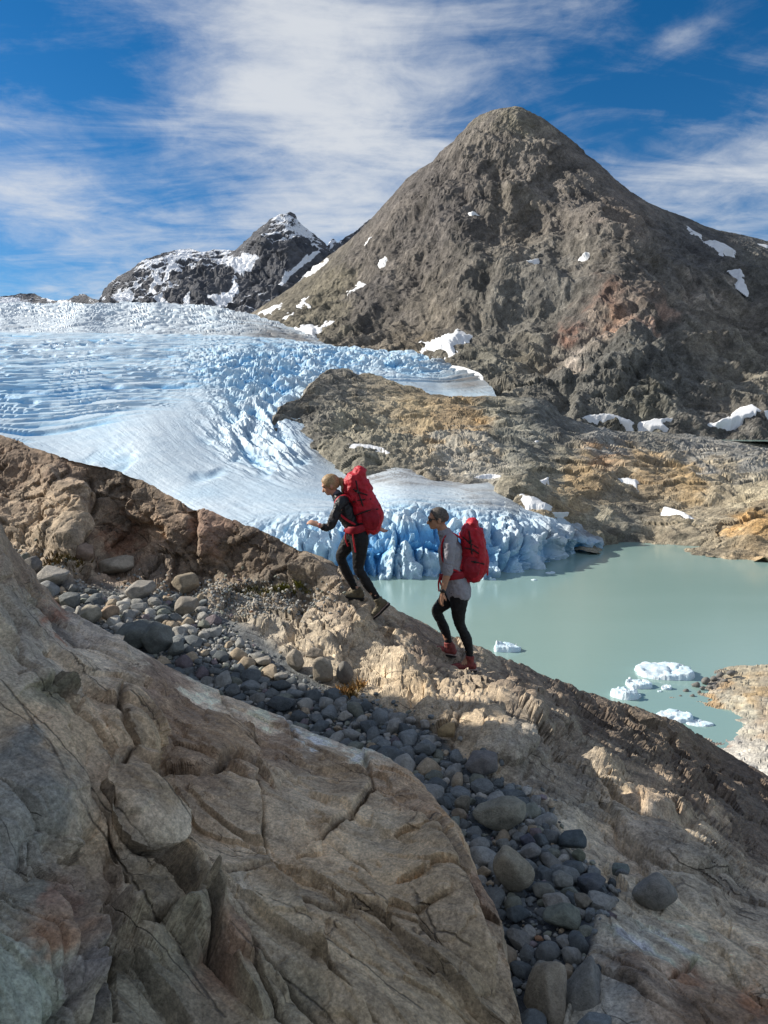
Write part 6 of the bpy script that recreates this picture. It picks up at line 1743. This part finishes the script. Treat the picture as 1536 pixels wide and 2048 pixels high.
hair_shell(Lw, 0.93, .40, .112, .087, .108, 0.056, HAIR_W, woman, OW, 2.0, -0.075)
pt = solid('ponytail', [tube([r(674, 961), r(680, 959.5), r(686, 964), r(689, 972), r(687, 984), r(684, 992)], [.022, .026, .035, .037, .028, .010]), tube([r(678, 962), r(684, 968), r(690, 980)], [.018, .026, .012])], HAIR_W, woman, OW, 0.006, 2, folds(.014, .02, (1, 1, 3), 7.0))
wb = solid('wristband', [tube([r(640.5, 1051.5, -.212), r(637.5, 1051, -.212)], [(.030, .029), (.029, .028)], cap=False)], PINK, woman, OW, 0.0)
for yy_ in (-1, 1):
    solid('eye', [ell(Lw(.078, -.004, yy_ * .034), (.008, .012, .006))], DARKSTRAP, woman, OW, 0.0)
boot(r(683, 1196, .09), r(725, 1201, .09), r(712, 1186, .09), r(711, 1178, .09), woman, OW, (BOOT_G, SOLE, SOLE, LACE), 0.046)
boot(r(747, 1240, -.08), r(779, 1210, -.08), r(759, 1204, -.08), r(755, 1196, -.08), woman, OW, (BOOT_G, SOLE, SOLE_L, LACE), 0.046)


# ---- backpacks
def wob(seed, a=0.02):
    def fn(co, no):
        k = fbm(co, 0.16, 4, 0.55, True, seed) - 0.25
        k2 = fbm(co, (0.05, 0.05, 0.12), 3, 0.6, False, seed + 4)
        return co + no * (a * k + 0.006 * k2)[:, None]
    return fn


def backpack(f, d0, bag, lid, wid, label, strap_near, strap_far, belt_near, belt_far, tail, comp, base_uv, seed):
    e = bpy.data.objects.new('backpack', None)
    e.location = Vector(at(base_uv[0], base_uv[1], d0))
    COL.objects.link(e)
    tag(e, label, 'backpack', 'red backpacks on the hikers')
    O = np.array(e.location)
    k = d0 / FPX
    bg = solid('bag', [tube([f(u, v) for u, v, _ in bag], [(rr * k, wid * (0.62 + 0.38 * min(1, rr / 22))) for _, _, rr in bag], 28, 6, 2.8)], RED, e, O, 0.009, 3, wob(seed))
    ld = solid('lid', [tube([f(u, v) for u, v, _ in lid], [(rr * k, wid * 0.98 * (0.5 + 0.5 * min(1, rr / 20))) for _, _, rr in lid], 28, 6, 2.6)], RED, e, O, 0.009, 3, wob(seed + 3, 0.026))
    for (pts, rad) in ((strap_near, .018), (strap_far, .018)):
        solid('shoulder_strap', [tube([f(u, v, y) for u, v, y in pts], [(0.012, 0.030)] * len(pts), 14, 6)], RED, e, O, 0.0)
    for pts in (belt_near, belt_far):
        solid('hip_belt', [tube([f(u, v, y) for u, v, y in pts], [(0.042, 0.014)] * len(pts), 14, 6)], RED_D, e, O, 0.0)
    for pts in tail:
        solid('webbing_tail', [tube([f(u, v, y) for u, v, y in pts], [(0.009, 0.004)] * len(pts), 8, 4)], STRAP, e, O, 0.0)
    for pts in comp:
        s_ = solid('compression_strap', [tube([f(u, v, y) for u, v, y in pts], [(0.008, 0.006)] * len(pts), 8, 4)], DARKSTRAP, e, O, 0.0)
        u, v, y = pts[len(pts) // 2]
        solid('buckle', [tube([f(u - 1.2, v, y - .004), f(u + 1.2, v, y - .004)], [(.012, .008), (.012, .008)], 8, 2, 4)], SOLE, s_, O, 0.0)
    return e, bg, O


pm, bgm, OPM = backpack(q, DM, [(934, 1155, 8), (938, 1149, 25), (939, 1137, 30), (946, 1121, 27), (947, 1104, 26), (946, 1088, 24), (944, 1078, 19)],
         [(945, 1094, 22), (945, 1082, 25), (944, 1068, 24), (943, 1057, 19), (944, 1051, 11)], 0.150, 'red backpack on the back of the man in the grey shirt',
         [(922, 1076, -.12), (905, 1068, -.14), (889, 1076, -.15), (883, 1096, -.155), (886, 1120, -.17), (900, 1136, -.18), (914, 1142, -.16)], [(922, 1076, .12), (905, 1068, .14), (889, 1076, .15), (881, 1096, .155), (886, 1120, .17), (900, 1136, .18), (914, 1142, .16)],
         [(925, 1150, -.15), (910, 1152, -.185), (893, 1154, -.16), (882, 1154, -.06)], [(925, 1150, .15), (910, 1152, .185), (893, 1154, .16), (882, 1154, .06)],
         [[(880, 1153, -.05), (877, 1166, -.05), (878, 1182, -.05)], [(882, 1153, -.07), (880, 1162, -.07), (883, 1172, -.07)], [(973, 1100, -.05), (976, 1120, -.05), (975, 1150, -.05)]],
         [[(930, 1096, -.140), (946, 1100, -.158), (964, 1112, -.132)], [(936, 1122, -.150), (950, 1124, -.160), (968, 1128, -.135)], [(926, 1074, -.12), (940, 1086, -.15), (956, 1096, -.148)], [(921, 1140, -.14), (936, 1146, -.156), (956, 1148, -.14)], [(938, 1062, -.145), (941, 1082, -.168), (944, 1108, -.166)]], (938, 1156), 1.0)
solid('side_pocket', [tube([q(938, 1150, -.135), q(942, 1138, -.15), q(945, 1124, -.145)], [(.085, .03), (.10, .035), (.095, .02)], 18, 5)], RED_D, pm, OPM, 0.008, 3, wob(9.0, .012))
solid('front_pocket', [tube([q(962, 1148), q(968, 1132), q(968, 1112), q(964, 1098)], [(.04, .09), (.05, .10), (.045, .10), (.03, .085)], 18, 5)], RED, pm, OPM, 0.008, 3, wob(11.0, .012))

pw_, bgw, OPW = backpack(r, DW, [(733, 1060, 10), (736, 1055, 23), (737, 1045, 26), (737, 1033, 27), (732, 1017, 27), (726, 1002, 26), (720, 990, 24)],
         [(722, 999, 24), (717, 985, 28), (714, 969, 27), (715, 957, 22), (718, 948, 13)], 0.148, 'red backpack on the back of the blonde woman in black',
         [(704, 1000, -.11), (692, 991, -.125), (678, 995, -.14), (670, 1008, -.14), (678, 1026, -.15), (694, 1040, -.155), (708, 1048, -.14)], [(704, 1000, .11), (692, 991, .125), (678, 995, .14), (670, 1008, .14), (678, 1026, .15), (694, 1040, .155), (708, 1048, .14)],
         [(726, 1056, -.145), (714, 1060, -.175), (700, 1061, -.15), (692, 1058, -.06)], [(726, 1056, .145), (714, 1060, .175), (700, 1061, .15), (692, 1058, .06)],
         [[(705, 1062, -.172), (707, 1080, -.172), (711, 1104, -.172)], [(692, 1062, -.05), (691, 1078, -.05), (696, 1092, -.05)], [(760, 1010, -.05), (763, 1024, -.05), (761, 1036, -.05)]],
         [[(706, 1004, -.138), (722, 1000, -.152), (742, 998, -.130)], [(714, 1030, -.145), (734, 1022, -.158), (756, 1018, -.130)], [(698, 972, -.115), (712, 982, -.150), (734, 990, -.142)], [(716, 1048, -.135), (734, 1046, -.156), (758, 1040, -.130)], [(712, 962, -.145), (717, 985, -.168), (726, 1012, -.164)]], (735, 1059), 2.0)
solid('side_pocket', [tube([r(740, 1053, -.13), r(742, 1040, -.148), r(738, 1024, -.14)], [(.085, .03), (.095, .035), (.09, .02)], 18, 5)], RED_D, pw_, OPW, 0.008, 3, wob(19.0, .012))
solid('front_pocket', [tube([r(758, 1046), r(760, 1032), r(754, 1014), r(748, 1000)], [(.035, .09), (.045, .10), (.04, .10), (.03, .085)], 18, 5)], RED, pw_, OPW, 0.008, 3, wob(21.0, .012))
